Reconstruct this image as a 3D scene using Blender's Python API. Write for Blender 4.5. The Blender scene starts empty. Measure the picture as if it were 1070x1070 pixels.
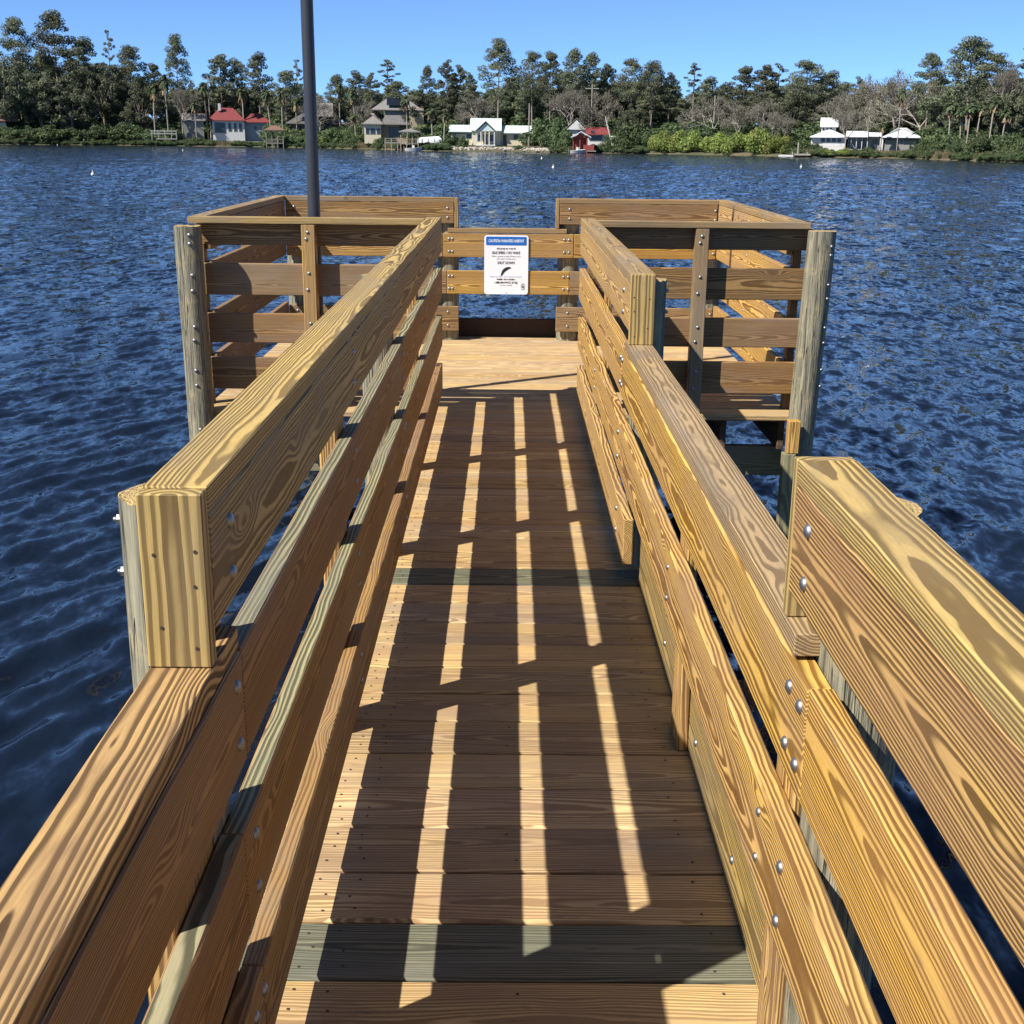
import bpy, bmesh, math, random
import numpy as np
from mathutils import Vector, Matrix

# ------------------------------------------------------------------ camera
sc = bpy.context.scene
COL = sc.collection
F, PITCH, ROLL, YAW, EYE = 1294.256, 0.292427, 0.0105907, -0.0051199, 1.5991
def cam_axes():
    cp, sp = math.cos(PITCH), math.sin(PITCH)
    w = np.array([0, cp, -sp]); u = np.array([0, sp, cp]); r = np.array([1.0, 0, 0])
    cr, sr = math.cos(ROLL), math.sin(ROLL)
    r2 = r*cr + u*sr; u2 = -r*sr + u*cr
    cy, sy = math.cos(YAW), math.sin(YAW)
    Z = np.array([[cy, -sy, 0], [sy, cy, 0], [0, 0, 1]])
    return Z@r2, Z@u2, Z@w
AR, AU, AW = cam_axes()
cam_d = bpy.data.cameras.new('camera'); cam = bpy.data.objects.new('camera', cam_d); COL.objects.link(cam)
m = Matrix.Identity(4)
for i in range(3):
    m[i][0] = AR[i]; m[i][1] = AU[i]; m[i][2] = -AW[i]
m[2][3] = EYE
cam.matrix_world = m
cam_d.sensor_width = 36; cam_d.sensor_fit = 'HORIZONTAL'; cam_d.lens = F/1070*36
cam_d.clip_start = 0.05; cam_d.clip_end = 6000
sc.camera = cam

# ------------------------------------------------------------------ light
SUN_DIR = Vector((0.805, 0.54, -1.0)).normalized()          # the way the light travels
SUN_EL = math.asin(-SUN_DIR.z); SUN_ROT = math.atan2(-SUN_DIR.x, -SUN_DIR.y)
world = bpy.data.worlds.new('World'); sc.world = world; world.use_nodes = True
wn = world.node_tree
bg = wn.nodes['Background']; bg.inputs[1].default_value = 0.105
sky = wn.nodes.new('ShaderNodeTexSky'); sky.sky_type = 'NISHITA'; sky.sun_disc = False
sky.sun_elevation = SUN_EL; sky.sun_rotation = SUN_ROT % (2*math.pi)
sky.altitude = 15000; sky.air_density = 3.0; sky.dust_density = 0.0; sky.ozone_density = 4.0
wn.links.new(sky.outputs[0], bg.inputs[0])
sun_d = bpy.data.lights.new('sun', 'SUN'); sun_d.energy = 5.0; sun_d.angle = math.radians(0.5); sun_d.color = (1, 0.95, 0.88)
sun = bpy.data.objects.new('sun', sun_d); COL.objects.link(sun)
sun.rotation_euler = SUN_DIR.to_track_quat('-Z', 'Y').to_euler(); sun.location = (-20, -20, 30)
sc.view_settings.view_transform = 'Standard'; sc.view_settings.look = 'None'
sc.view_settings.exposure = 0.68; sc.view_settings.gamma = 1

WATER_Z = -1.0
# a pixel of the photograph (1070 px wide) -> a point on a plane of constant Y or Z
def ray(u, v): return (u-535)/F*AR - (v-535)/F*AU + AW
def onY(u, v, Y):
    d = ray(u, v); t = Y/d[1]; return Vector((d[0]*t, Y, EYE+d[2]*t))
def onZ(u, v, Z):
    d = ray(u, v); t = (Z-EYE)/d[2]; return Vector((d[0]*t, d[1]*t, Z))

# ------------------------------------------------------------------ objects
def tag(o, label=None, cat=None, group=None, kind=None):
    if label: o['label'] = label
    if cat: o['category'] = cat
    if group: o['group'] = group
    if kind: o['kind'] = kind
    return o
def empty(name, loc, label=None, cat=None, group=None, rz=0):
    o = bpy.data.objects.new(name, None); COL.objects.link(o); o.location = loc; o.rotation_euler.z = rz
    o.empty_display_size = 0.2
    return tag(o, label, cat, group)
def parent(o, p):
    o.parent = p
    return o

class MB:
    """collects verts/faces with a grain attribute and a material slot per face"""
    def __init__(s): s.v = []; s.f = []; s.g = []; s.t = []; s.mi = []; s.sm = []
    def add(s, vs, fs, g=None, tone=0.5, mi=0, smooth=False):
        b = len(s.v); s.v += [tuple(v) for v in vs]; s.f += [tuple(i+b for i in f) for f in fs]
        s.g += [tuple(x) for x in (g if g is not None else vs)]; s.t += [tone]*len(vs)
        s.mi += [mi]*len(fs); s.sm += [smooth]*len(fs); return s
    def build(s, name, mats, par=None, origin=None):
        me = bpy.data.meshes.new(name)
        v = np.array(s.v, dtype=float)
        if origin is None:
            if par is not None and par.type == 'EMPTY': off = np.array((v.min(0)+v.max(0))/2)
            elif par is not None: off = np.array((v.min(0)+v.max(0))/2)
            else: off = np.array([(v[:, 0].min()+v[:, 0].max())/2, (v[:, 1].min()+v[:, 1].max())/2, v[:, 2].min()])
        else: off = np.array(origin, dtype=float)
        me.from_pydata((v-off).tolist(), [], s.f)
        a = me.attributes.new('grain', 'FLOAT_VECTOR', 'POINT'); a.data.foreach_set('vector', np.array(s.g, dtype=float).ravel())
        a = me.attributes.new('tone', 'FLOAT', 'POINT'); a.data.foreach_set('value', np.array(s.t, dtype=float))
        if not isinstance(mats, (list, tuple)): mats = [mats]
        for mm in mats: me.materials.append(mm)
        me.polygons.foreach_set('material_index', s.mi); me.polygons.foreach_set('use_smooth', s.sm)
        me.update()
        o = bpy.data.objects.new(name, me); COL.objects.link(o)
        o.location = off
        if par is not None:
            o.parent = par
            w = Vector((0, 0, 0)); p = par
            while p is not None: w += Vector(p.location); p = p.parent
            o.location = Vector(off) - w
        return o

def bevel_box(x0, x1, y0, y1, z0, z1, b=0.004):
    """box with chamfered edges: 24 verts"""
    X = (x0, x1); Y = (y0, y1); Z = (z0, z1)
    b = min(b, (x1-x0)*.3, (y1-y0)*.3, (z1-z0)*.3)
    vs = []; idx = {}
    for i in (0, 1):
        for j in (0, 1):
            for k in (0, 1):
                sx = b if i == 0 else -b; sy = b if j == 0 else -b; sz = b if k == 0 else -b
                idx[i, j, k, 'x'] = len(vs); vs.append((X[i], Y[j]+sy, Z[k]+sz))
                idx[i, j, k, 'y'] = len(vs); vs.append((X[i]+sx, Y[j], Z[k]+sz))
                idx[i, j, k, 'z'] = len(vs); vs.append((X[i]+sx, Y[j]+sy, Z[k]))
    fs = []
    def q(l): fs.append([idx[a] for a in l])
    for i in (0, 1):
        l = [(i, 0, 0, 'x'), (i, 1, 0, 'x'), (i, 1, 1, 'x'), (i, 0, 1, 'x')]; q(l if i else l[::-1])
        l = [(0, i, 0, 'y'), (1, i, 0, 'y'), (1, i, 1, 'y'), (0, i, 1, 'y')]; q(l if not i else l[::-1])
        l = [(0, 0, i, 'z'), (1, 0, i, 'z'), (1, 1, i, 'z'), (0, 1, i, 'z')]; q(l if i else l[::-1])
    for i in (0, 1):
        for j in (0, 1):
            s = (i == j)
            l = [(i, j, 0, 'x'), (i, j, 1, 'x'), (i, j, 1, 'y'), (i, j, 0, 'y')]; q(l if s else l[::-1])
            l = [(i, 0, j, 'x'), (i, 1, j, 'x'), (i, 1, j, 'z'), (i, 0, j, 'z')]; q(l if not s else l[::-1])
            l = [(0, i, j, 'y'), (1, i, j, 'y'), (1, i, j, 'z'), (0, i, j, 'z')]; q(l if s else l[::-1])
    for i in (0, 1):
        for j in (0, 1):
            for k in (0, 1):
                l = [(i, j, k, 'x'), (i, j, k, 'y'), (i, j, k, 'z')]; q(l if (i+j+k) % 2 == 1 else l[::-1])
    return vs, fs

rng = random.Random(7)
def lumber(mb, x0, x1, y0, y1, z0, z1, tone=None, b=0.004, mi=0, pith=None, topmi=None):
    """one sawn board; its grain runs along its longest side"""
    vs, fs = bevel_box(x0, x1, y0, y1, z0, z1, b)
    dims = [x1-x0, y1-y0, z1-z0]; c = [(x0+x1)/2, (y0+y1)/2, (z0+z1)/2]
    o = sorted(range(3), key=lambda a: -dims[a])
    L, W, T = o
    s0 = rng.uniform(0, 60)
    pw, pt = pith if pith else (rng.uniform(-.035, .035), rng.choice((-1, 1))*rng.uniform(.03, .075))
    g = [(v[L]+s0, v[W]-c[W]+pw, v[T]-c[T]+pt) for v in vs]
    mb.add(vs, fs, g, rng.random() if tone is None else tone, mi)
    if topmi is not None: mb.mi[len(mb.mi)-len(fs)+5] = topmi
    return mb
def board(name, par, x0, x1, y0, y1, z0, z1, mat, **k):
    mb = MB(); lumber(mb, x0, x1, y0, y1, z0, z1, **k); return mb.build(name, mat, par)

def tube(mb, p0, p1, r0, r1, n=10, caps=True, mi=0, g=None, smooth=True, tone=.5):
    p0 = Vector(p0); p1 = Vector(p1); d = (p1-p0).normalized()
    a = d.orthogonal().normalized(); b2 = d.cross(a)
    vs = []
    for p, r in ((p0, r0), (p1, r1)):
        for i in range(n):
            t = 2*math.pi*i/n; vs.append(p + (a*math.cos(t)+b2*math.sin(t))*r)
    fs = [(i, (i+1) % n, n+(i+1) % n, n+i) for i in range(n)]
    mb.add(vs, fs, None, tone, mi, smooth)
    if caps:
        mb.add(vs[:n], [tuple(range(n))[::-1]], None, tone, mi); mb.add(vs[n:], [tuple(range(n))], None, tone, mi)
    return mb

# ------------------------------------------------------------------ materials
class NT:
    def __init__(s, name):
        s.m = bpy.data.materials.new(name); s.m.use_nodes = True; s.t = s.m.node_tree
        s.b = s.t.nodes['Principled BSDF']; s.out = s.t.nodes['Material Output']
    def n(s, typ, **kw):
        nd = s.t.nodes.new('ShaderNode'+typ)
        for k, v in kw.items(): setattr(nd, k, v)
        return nd
    def l(s, a, b): s.t.links.new(a, b)
    def put(s, sock, v):
        if hasattr(v, 'is_linked') or isinstance(v, bpy.types.NodeSocket): s.l(v, sock)
        else: sock.default_value = v
    def m_(s, op, a, b=0.0, c=0.0, clamp=False):
        nd = s.n('Math', operation=op); nd.use_clamp = clamp
        s.put(nd.inputs[0], a); s.put(nd.inputs[1], b); s.put(nd.inputs[2], c); return nd.outputs[0]
    def vec(s, x, y, z):
        nd = s.n('CombineXYZ'); s.put(nd.inputs[0], x); s.put(nd.inputs[1], y); s.put(nd.inputs[2], z); return nd.outputs[0]
    def sep(s, v):
        nd = s.n('SeparateXYZ'); s.l(v, nd.inputs[0]); return nd.outputs
    def noise(s, v, scale=1.0, detail=2.0, rough=.5, dist=0.0):
        nd = s.n('TexNoise'); s.put(nd.inputs['Vector'], v); s.put(nd.inputs['Scale'], scale)
        nd.inputs['Detail'].default_value = detail; nd.inputs['Roughness'].default_value = rough
        nd.inputs['Distortion'].default_value = dist; return nd.outputs[0]
    def mr(s, v, a, b, c=0.0, d=1.0, smooth=False):
        nd = s.n('MapRange'); nd.interpolation_type = 'SMOOTHSTEP' if smooth else 'LINEAR'
        s.put(nd.inputs[0], v); nd.inputs[1].default_value = a; nd.inputs[2].default_value = b
        nd.inputs[3].default_value = c; nd.inputs[4].default_value = d; return nd.outputs[0]
    def mix(s, f, a, b, mode='MIX'):
        nd = s.n('Mix', data_type='RGBA', blend_type=mode)
        s.put(nd.inputs[0], f); s.put(nd.inputs[6], a if not isinstance(a, tuple) else (*a, 1)); s.put(nd.inputs[7], b if not isinstance(b, tuple) else (*b, 1))
        return nd.outputs[2]
    def bump(s, h, strength, dist):
        nd = s.n('Bump'); s.put(nd.inputs['Strength'], strength); nd.inputs['Distance'].default_value = dist; s.l(h, nd.inputs['Height'])
        s.l(nd.outputs[0], s.b.inputs['Normal']); return nd

def wood(name, e1, e2, late, ringw=.0075, depth=.75, stain=(.30, .24, .13), stain_amt=.35, rough=.62, wander=.03, knots=1.0, grey=.30):
    t = NT(name)
    at = t.n('Attribute', attribute_name='grain').outputs['Vector']
    tone = t.n('Attribute', attribute_name='tone').outputs['Fac']
    x, y, z = t.sep(at)
    n1 = t.noise(t.vec(t.m_('MULTIPLY', x, .7), 3.3, 0), 1, 1.0, .4)
    n2 = t.noise(t.vec(t.m_('MULTIPLY', x, .8), 9.1, 0), 1, 1.0, .4)
    y2 = t.m_('ADD', y, t.m_('MULTIPLY', t.m_('SUBTRACT', n1, .5), wander*2))
    z2 = t.m_('ADD', z, t.m_('MULTIPLY', t.m_('SUBTRACT', n2, .5), wander*3))
    r = t.m_('SQRT', t.m_('ADD', t.m_('MULTIPLY', y2, y2), t.m_('MULTIPLY', z2, z2)))
    # wobble of the rings along the board
    wob = t.noise(t.vec(t.m_('MULTIPLY', x, 4), t.m_('MULTIPLY', y, 18), t.m_('MULTIPLY', z, 14)), 1, 3.0, .5)
    r = t.m_('ADD', r, t.m_('MULTIPLY', t.m_('SUBTRACT', wob, .5), .011))
    # knots
    vo = t.n('TexVoronoi'); vo.feature = 'F1'
    t.l(t.vec(t.m_('MULTIPLY', x, 1.0), t.m_('MULTIPLY', y, 3.6), t.m_('MULTIPLY', z, 1.5)), vo.inputs['Vector']); vo.inputs['Scale'].default_value = 1.9
    kd = vo.outputs['Distance']
    kf = t.m_('MULTIPLY', t.mr(kd, 0.0, .26, 1.0, 0.0, True), knots)
    r = t.m_('ADD', r, t.m_('MULTIPLY', kf, .02))
    rv = t.m_('MULTIPLY', r, 1/ringw)
    rn = t.noise(t.vec(t.m_('MULTIPLY', rv, .35), 2.2, tone), 1, 2.0, .6)
    rv = t.m_('ADD', rv, t.m_('MULTIPLY', rn, 2.2))
    fr = t.m_('FRACT', rv)
    lw = t.m_('MULTIPLY', t.mr(fr, .24, .60, 0, 1, True), t.mr(fr, .90, 1.0, 1, 0, True))
    # band-to-band strength
    band = t.mr(t.noise(t.vec(t.m_('MULTIPLY', rv, .22), 7.7, 0), 1, 1.0), .3, .7, .78, 1.0)
    lw = t.m_('MULTIPLY', t.m_('MULTIPLY', lw, band), depth)
    fib = t.noise(t.vec(t.m_('MULTIPLY', x, 14), t.m_('MULTIPLY', y, 420), t.m_('MULTIPLY', z, 420)), 1, 3.0, .65)
    blot = t.noise(t.vec(t.m_('MULTIPLY', x, 2.2), t.m_('MULTIPLY', y, 9), t.m_('MULTIPLY', z, 9)), 1, 4.0, .6)
    early = t.mix(t.mr(blot, .3, .7), e1, e2)
    col = t.mix(lw, early, late)
    col = t.mix(t.m_('MULTIPLY', t.mr(blot, .46, .72, 0, 1, True), stain_amt), col, stain)
    col = t.mix(t.mr(fib, .35, .75, 0.0, .42), col, tuple(c*.45 for c in e2))
    dk = t.mr(kd, .012, .05, 1.0, 0.0, True)
    col = t.mix(t.m_('MULTIPLY', dk, .85*min(1, knots)), col, (.07, .03, .012))
    grime = t.noise(t.vec(t.m_('MULTIPLY', x, 1.0), t.m_('MULTIPLY', y, 2.5), 4.4), 1, 5.0, .7)
    v = t.m_('ADD', t.mr(tone, 0, 1, .70, .96), t.mr(grime, .3, .7, -.07, .07))
    dirt = t.noise(t.vec(t.m_('MULTIPLY', x, 6), t.m_('MULTIPLY', y, 30), t.m_('MULTIPLY', z, 30)), 1, 5.0, .75)
    col = t.mix(t.mr(dirt, .58, .74, 0, .55, True), col, (.17, .13, .09))
    wx = t.noise(t.vec(t.m_('MULTIPLY', x, .9), t.m_('MULTIPLY', y, 4), 8.8), 1, 4.0, .65)
    col = t.mix(t.mr(wx, .48, .68, 0, grey, True), col, (.36, .31, .24))
    hs = t.n('HueSaturation'); t.l(col, hs.inputs['Color']); t.l(v, hs.inputs['Value'])
    t.l(t.m_('ADD', t.mr(blot, .25, .75, 1.12, .90), t.m_('MULTIPLY', t.m_('SUBTRACT', t.m_('FRACT', t.m_('MULTIPLY', tone, 7.3)), .5), .14)), hs.inputs['Saturation'])
    t.l(t.m_('ADD', .5, t.m_('MULTIPLY', t.m_('SUBTRACT', t.m_('FRACT', t.m_('MULTIPLY', tone, 13.7)), .5), .004)), hs.inputs['Hue'])
    t.l(hs.outputs[0], t.b.inputs['Base Color'])
    t.b.inputs['Roughness'].default_value = rough; t.b.inputs['Specular IOR Level'].default_value = .22
    h = t.m_('ADD', t.m_('MULTIPLY', lw, -.6), t.m_('MULTIPLY', fib, .7))
    t.bump(h, .45, .0012)
    return t.m

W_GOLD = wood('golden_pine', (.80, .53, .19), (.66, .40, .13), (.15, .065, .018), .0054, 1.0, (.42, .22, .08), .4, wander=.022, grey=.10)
W_BOLD = wood('bold_grain_pine', (.74, .47, .16), (.56, .30, .085), (.040, .016, .006), .0060, 1.0, (.36, .17, .055), .5, wander=.024, grey=.05)
W_LOW = wood('brown_striped_pine', (.74, .47, .18), (.46, .26, .09), (.040, .020, .009), .0085, 1.0, (.20, .11, .045), .8, wander=.028, grey=.05)
W_END = wood('wide_striped_pine', (.62, .45, .17), (.54, .38, .14), (.15, .095, .04), .0110, 1.0, (.36, .27, .12), .4, wander=.006, grey=.05, knots=0.0)
W_CAPY = wood('yellow_green_pine', (.72, .52, .22), (.56, .385, .15), (.115, .072, .030), .0056, .95, (.32, .235, .12), .5, wander=.018, grey=.15)
W_CAPG = wood('weathered_pine', (.60, .42, .21), (.45, .30, .14), (.10, .06, .028), .0056, .9, (.25, .18, .10), .65, wander=.016)
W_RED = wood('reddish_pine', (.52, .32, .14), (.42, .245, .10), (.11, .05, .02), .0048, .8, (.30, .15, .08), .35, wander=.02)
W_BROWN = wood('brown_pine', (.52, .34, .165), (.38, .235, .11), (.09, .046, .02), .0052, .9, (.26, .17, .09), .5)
W_EDGE = wood('green_treated_edge', (.48, .42, .24), (.38, .34, .20), (.09, .085, .05), .0065, 1.0, (.26, .26, .17), .4, wander=.02)
W_KERB = wood('stained_kerb_pine', (.60, .42, .15), (.46, .32, .12), (.07, .045, .018), .0075, .9, (.20, .15, .08), .7, wander=.03, grey=.2)
W_DARKW = wood('dark_pine', (.12, .07, .045), (.08, .05, .03), (.06, .03, .02), .007, .8, (.06, .04, .03), .5)
W_GREEN = wood('green_treated_pine', (.47, .42, .23), (.36, .32, .18), (.17, .15, .09), .0070, .8, (.24, .24, .15), .4)

def pile_mat(name, c1, c2, c3):
    t = NT(name)
    tc = t.n('TexCoord').outputs['Object']
    x, y, z = t.sep(tc)
    st = t.noise(t.vec(t.m_('MULTIPLY', x, 55), t.m_('MULTIPLY', y, 55), t.m_('MULTIPLY', z, 3.0)), 1, 4.0, .65)
    bl = t.noise(tc, 9, 5.0, .7)
    fine = t.noise(t.vec(t.m_('MULTIPLY', x, 220), t.m_('MULTIPLY', y, 220), t.m_('MULTIPLY', z, 10)), 1, 2.0, .6)
    col = t.mix(t.mr(st, .38, .60), c1, c2)
    col = t.mix(t.mr(bl, .50, .66, 0, .7, True), col, c3)
    crack = t.noise(t.vec(t.m_('MULTIPLY', x, 60), t.m_('MULTIPLY', y, 60), t.m_('MULTIPLY', z, 1.3)), 1, 2.0, .4)
    ck = t.mr(t.m_('ABSOLUTE', t.m_('SUBTRACT', crack, .5)), .0, .018, 1, 0, True)
    col = t.mix(t.m_('MULTIPLY', ck, .75), col, (.03, .025, .018))
    # end grain on the sawn top
    nz = t.sep(t.n('NewGeometry').outputs['True Normal'])[2]
    rr = t.m_('SQRT', t.m_('ADD', t.m_('MULTIPLY', x, x), t.m_('MULTIPLY', y, y)))
    rg = t.m_('FRACT', t.m_('ADD', t.m_('MULTIPLY', rr, 140), t.m_('MULTIPLY', bl, 3)))
    top = t.mix(t.mr(rg, .4, .9, 0, .7, True), (.50, .36, .15), (.32, .21, .08))
    col = t.mix(t.mr(nz, .7, .8), col, top)
    t.l(col, t.b.inputs['Base Color']); t.b.inputs['Roughness'].default_value = .8
    t.bump(t.m_('ADD', t.m_('SUBTRACT', fine, t.m_('MULTIPLY', ck, 1.5)), st), .9, .006)
    return t.m
M_PILE = pile_mat('round_piling', (.34, .305, .20), (.15, .14, .10), (.40, .33, .18))

def plain(name, col, rough=.6, metal=0.0, nscale=8.0, var=.12, bump=0.0):
    t = NT(name)
    tc = t.n('TexCoord').outputs['Object']
    n = t.noise(tc, nscale, 4.0, .6)
    c = t.mix(t.mr(n, .3, .7), tuple(a*(1-var) for a in col), tuple(min(1, a*(1+var)) for a in col))
    t.l(c, t.b.inputs['Base Color']); t.b.inputs['Roughness'].default_value = rough; t.b.inputs['Metallic'].default_value = metal
    if bump: t.bump(n, .4, bump)
    return t.m
M_BOLT = plain('galvanised_steel', (.36, .37, .38), .5, 1.0, 60, .2)
M_POLE = plain('grey_metal', (.042, .045, .052), .42, .2, 5, .06)
M_SCREW = plain('screw_hole', (.05, .03, .02), .7)
M_DARK = plain('dark_timber', (.10, .085, .06), .85, 0, 12, .3, .003)

# ------------------------------------------------------------------ water
def make_water():
    # rows and columns get wider apart with distance; every wave the grid can carry is real geometry
    ys = [-30.0, -20, -12, -7, -4, -3]
    while ys[-1] < 14: ys.append(ys[-1]+.05)
    while ys[-1] < 26: ys.append(ys[-1]+.09)
    while ys[-1] < 340: ys.append(ys[-1]+.0036*ys[-1])
    ys += [350, 380, 430, 520, 650, 900]
    ys = np.array(ys); ss = np.linspace(-1, 1, 500); out = np.geomspace(.5, 860, 16)
    Wd = 7+.53*np.clip(ys, 0, 340)
    core = Wd[:, None]*ss[None]
    X = np.concatenate([(-Wd[:, None]-out[None, ::-1]), core, (Wd[:, None]+out[None])], 1)
    Y = np.repeat(ys[:, None], X.shape[1], 1)
    tx = X[0]
    r = np.random.RandomState(3)
    Z = np.zeros_like(X); D = np.hypot(X, Y)
    sp = np.maximum(np.gradient(ys)[:, None], (Wd*2/500)[:, None])*np.ones_like(X)
    edge = (np.abs(X) <= Wd[:, None]*1.001) & (Y > -3.1) & (Y < 345)
    wx = .35*np.sin(X*.9+1.3*np.sin(Y*.6)) + .2*np.sin(Y*1.7+X*.5) + .6*np.sin(X*.21+Y*.13)
    base = math.radians(-2)
    for i in range(64):
        lam = .135*1.062**i
        th = base + r.normal(0, .45 if lam < 1.2 else .8); k = 2*math.pi/lam; ph = r.uniform(0, 6.28)
        slope = .085 if lam < .27 else (.085*(.27/lam)**1.6)
        far = np.clip((D-30)/80, 0, 1)
        slope = slope + far*((.052 if lam < 1.6 else .052*(1.6/lam)**1.6)-slope if lam > .5 else 0)
        res = np.clip((lam/sp-2.6)/2.5, 0, 1)
        s = np.sin(k*((X+wx*.3)*math.cos(th)+(Y+wx*.25)*math.sin(th))+ph)
        Z += slope/k*1.1*res*(np.exp(s)-1.27)
    grp = .92+.15*np.sin(X*.35+np.sin(Y*.22)*2)*np.sin(Y*.3+1.0+np.sin(X*.17))
    Z = WATER_Z + Z*grp*edge
    nx, ny = len(tx), len(ys)
    v = np.stack([X, Y, Z], -1).reshape(-1, 3)
    idx = np.arange(nx*ny).reshape(ny, nx)
    f = np.stack([idx[:-1, :-1], idx[:-1, 1:], idx[1:, 1:], idx[1:, :-1]], -1).reshape(-1, 4)
    me = bpy.data.meshes.new('water'); me.vertices.add(len(v)); me.vertices.foreach_set('co', v.ravel())
    me.loops.add(f.size); me.loops.foreach_set('vertex_index', f.ravel())
    me.polygons.add(len(f)); me.polygons.foreach_set('loop_start', np.arange(0, f.size, 4)); 
    me.polygons.foreach_set('use_smooth', np.ones(len(f), bool)); me.update(calc_edges=True); me.validate()
    t = NT('river_water')
    P = t.n('NewGeometry').outputs['Position']
    x, y, z = t.sep(P)
    ca, sa = math.cos(base), math.sin(base)
    along = t.m_('ADD', t.m_('MULTIPLY', x, ca), t.m_('MULTIPLY', y, sa))
    across = t.m_('SUBTRACT', t.m_('MULTIPLY', y, ca), t.m_('MULTIPLY', x, sa))
    dist = t.m_('SQRT', t.m_('ADD', t.m_('MULTIPLY', x, x), t.m_('MULTIPLY', y, y)))
    # slopes of waves too fine to mesh: independent noise channels tilt the normal
    sx = None; sy = None
    gust = t.mr(t.noise(t.vec(t.m_('MULTIPLY', x, .012), t.m_('MULTIPLY', y, .03), 0), 1, 3.0, .6), .3, .7, .8, 1.2)
    for scl, cr, amp, det in ((10.0, .45, 1.15, 3.0), (4.0, .40, 1.15, 2.0), (1.5, .35, .7, 2.0)):
        nd = t.n('TexNoise'); t.l(t.vec(t.m_('MULTIPLY', along, scl), t.m_('MULTIPLY', across, scl*cr), scl), nd.inputs['Vector'])
        nd.inputs['Scale'].default_value = 1; nd.inputs['Detail'].default_value = det; nd.inputs['Roughness'].default_value = .6; nd.inputs['Distortion'].default_value = .3
        sc_ = t.n('SeparateColor'); t.l(nd.outputs['Color'], sc_.inputs[0])
        if scl > 5: am = t.mr(dist, 3, 30, .60*amp, amp)
        elif scl > 1: am = t.mr(dist, 5, 28, .30*amp, amp)
        else: am = t.mr(dist, 10, 40, 0, amp)
        a1 = t.m_('MULTIPLY', t.m_('SUBTRACT', sc_.outputs[0], .5), am); a2 = t.m_('MULTIPLY', t.m_('SUBTRACT', sc_.outputs[1], .5), am)
        sx = a1 if sx is None else t.m_('ADD', sx, a1); sy = a2 if sy is None else t.m_('ADD', sy, a2)
    sx = t.m_('MULTIPLY', sx, gust); sy = t.m_('MULTIPLY', sy, gust)
    va = t.n('VectorMath', operation='SUBTRACT'); t.l(t.n('NewGeometry').outputs['Normal'], va.inputs[0]); t.l(t.vec(sx, sy, 0), va.inputs[1])
    vn = t.n('VectorMath', operation='NORMALIZE'); t.l(va.outputs[0], vn.inputs[0]); t.l(vn.outputs[0], t.b.inputs['Normal'])
    t.b.inputs['Base Color'].default_value = (.006, .011, .022, 1)
    t.b.inputs['Roughness'].default_value = .06; t.b.inputs['IOR'].default_value = 1.333
    me.materials.append(t.m)
    o = bpy.data.objects.new('water', me); COL.objects.link(o); tag(o, kind='structure')
    return o
make_water()

# ------------------------------------------------------------------ bolts and pilings
def bolt_mesh():
    bm = bmesh.new(); n = 12; R_ = .0115
    rings = []
    for k in range(5):
        a = k/4*math.pi/2; r = R_*math.cos(a); h = .0075*math.sin(a)
        rings.append([bm.verts.new((r*math.cos(2*math.pi*i/n), r*math.sin(2*math.pi*i/n), h)) for i in range(n)] if k < 4 else [bm.verts.new((0, 0, h))])
    base = [bm.verts.new((R_*math.cos(2*math.pi*i/n), R_*math.sin(2*math.pi*i/n), -.004)) for i in range(n)]
    for i in range(n):
        j = (i+1) % n
        bm.faces.new((base[i], base[j], rings[0][j], rings[0][i]))
        for k in range(3): bm.faces.new((rings[k][i], rings[k][j], rings[k+1][j], rings[k+1][i]))
        bm.faces.new((rings[3][i], rings[3][j], rings[4][0]))
    me = bpy.data.meshes.new('bolt'); bm.to_mesh(me); bm.free()
    for p in me.polygons: p.use_smooth = True
    me.materials.append(M_BOLT); return me
BOLT = bolt_mesh()
def wloc(o):
    w = Vector((0, 0, 0))
    while o is not None: w += Vector(o.location); o = o.parent
    return w
def bolt(par, pos, nrm, s=1.0):
    o = bpy.data.objects.new('bolt', BOLT); COL.objects.link(o); o.parent = par
    o.location = Vector(pos)-wloc(par)
    o.rotation_euler = Vector(nrm).to_track_quat('Z', 'Y').to_euler(); o.scale = (s, s, s)
    return o

def piling(par, cx, cy, top, r=.092, cut=None, lean=(0, 0), bottom=-2.6, name='piling', seed=0, cuty=None):
    """round timber piling; cut = (sign, plane x): its inner side is notched flat where the boards are bolted on"""
    rr = random.Random(seed); n = 28; rows = 26
    vs = []
    ph = [rr.uniform(0, 6.28) for _ in range(4)]
    for k in range(rows+1):
        z = bottom + (top-bottom)*k/rows
        for i in range(n):
            a = 2*math.pi*i/n
            q = r*(1 + .025*math.sin(2*a+ph[0]) + .018*math.sin(3*a+ph[1]+z*2) + .012*math.sin(5*a+z*7+ph[2])) * (1.04-.03*(z-bottom)/(top-bottom))
            x = cx + lean[0]*(top-z) + q*math.cos(a); y = cy + lean[1]*(top-z) + q*math.sin(a)
            if cut and z > -.5:
                s, px = cut
                if s*(x-px) > 0: x = px
            if cuty and z > -.5:
                s, py = cuty
                if s*(y-py) > 0: y = py
            zz = z + (rr.uniform(-.003, .003) if k == rows else 0)
            vs.append((x, y, zz))
    fs = []
    for k in range(rows):
        for i in range(n):
            j = (i+1) % n; fs.append((k*n+i, k*n+j, (k+1)*n+j, (k+1)*n+i))
    mb = MB(); mb.add(vs, fs, None, .5, 0, True)
    mb.add([vs[rows*n+i] for i in range(n)], [tuple(range(n))], None, .5, 0, False)
    o = mb.build(name, M_PILE, par, origin=(cx, cy, bottom))
    return o
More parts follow.
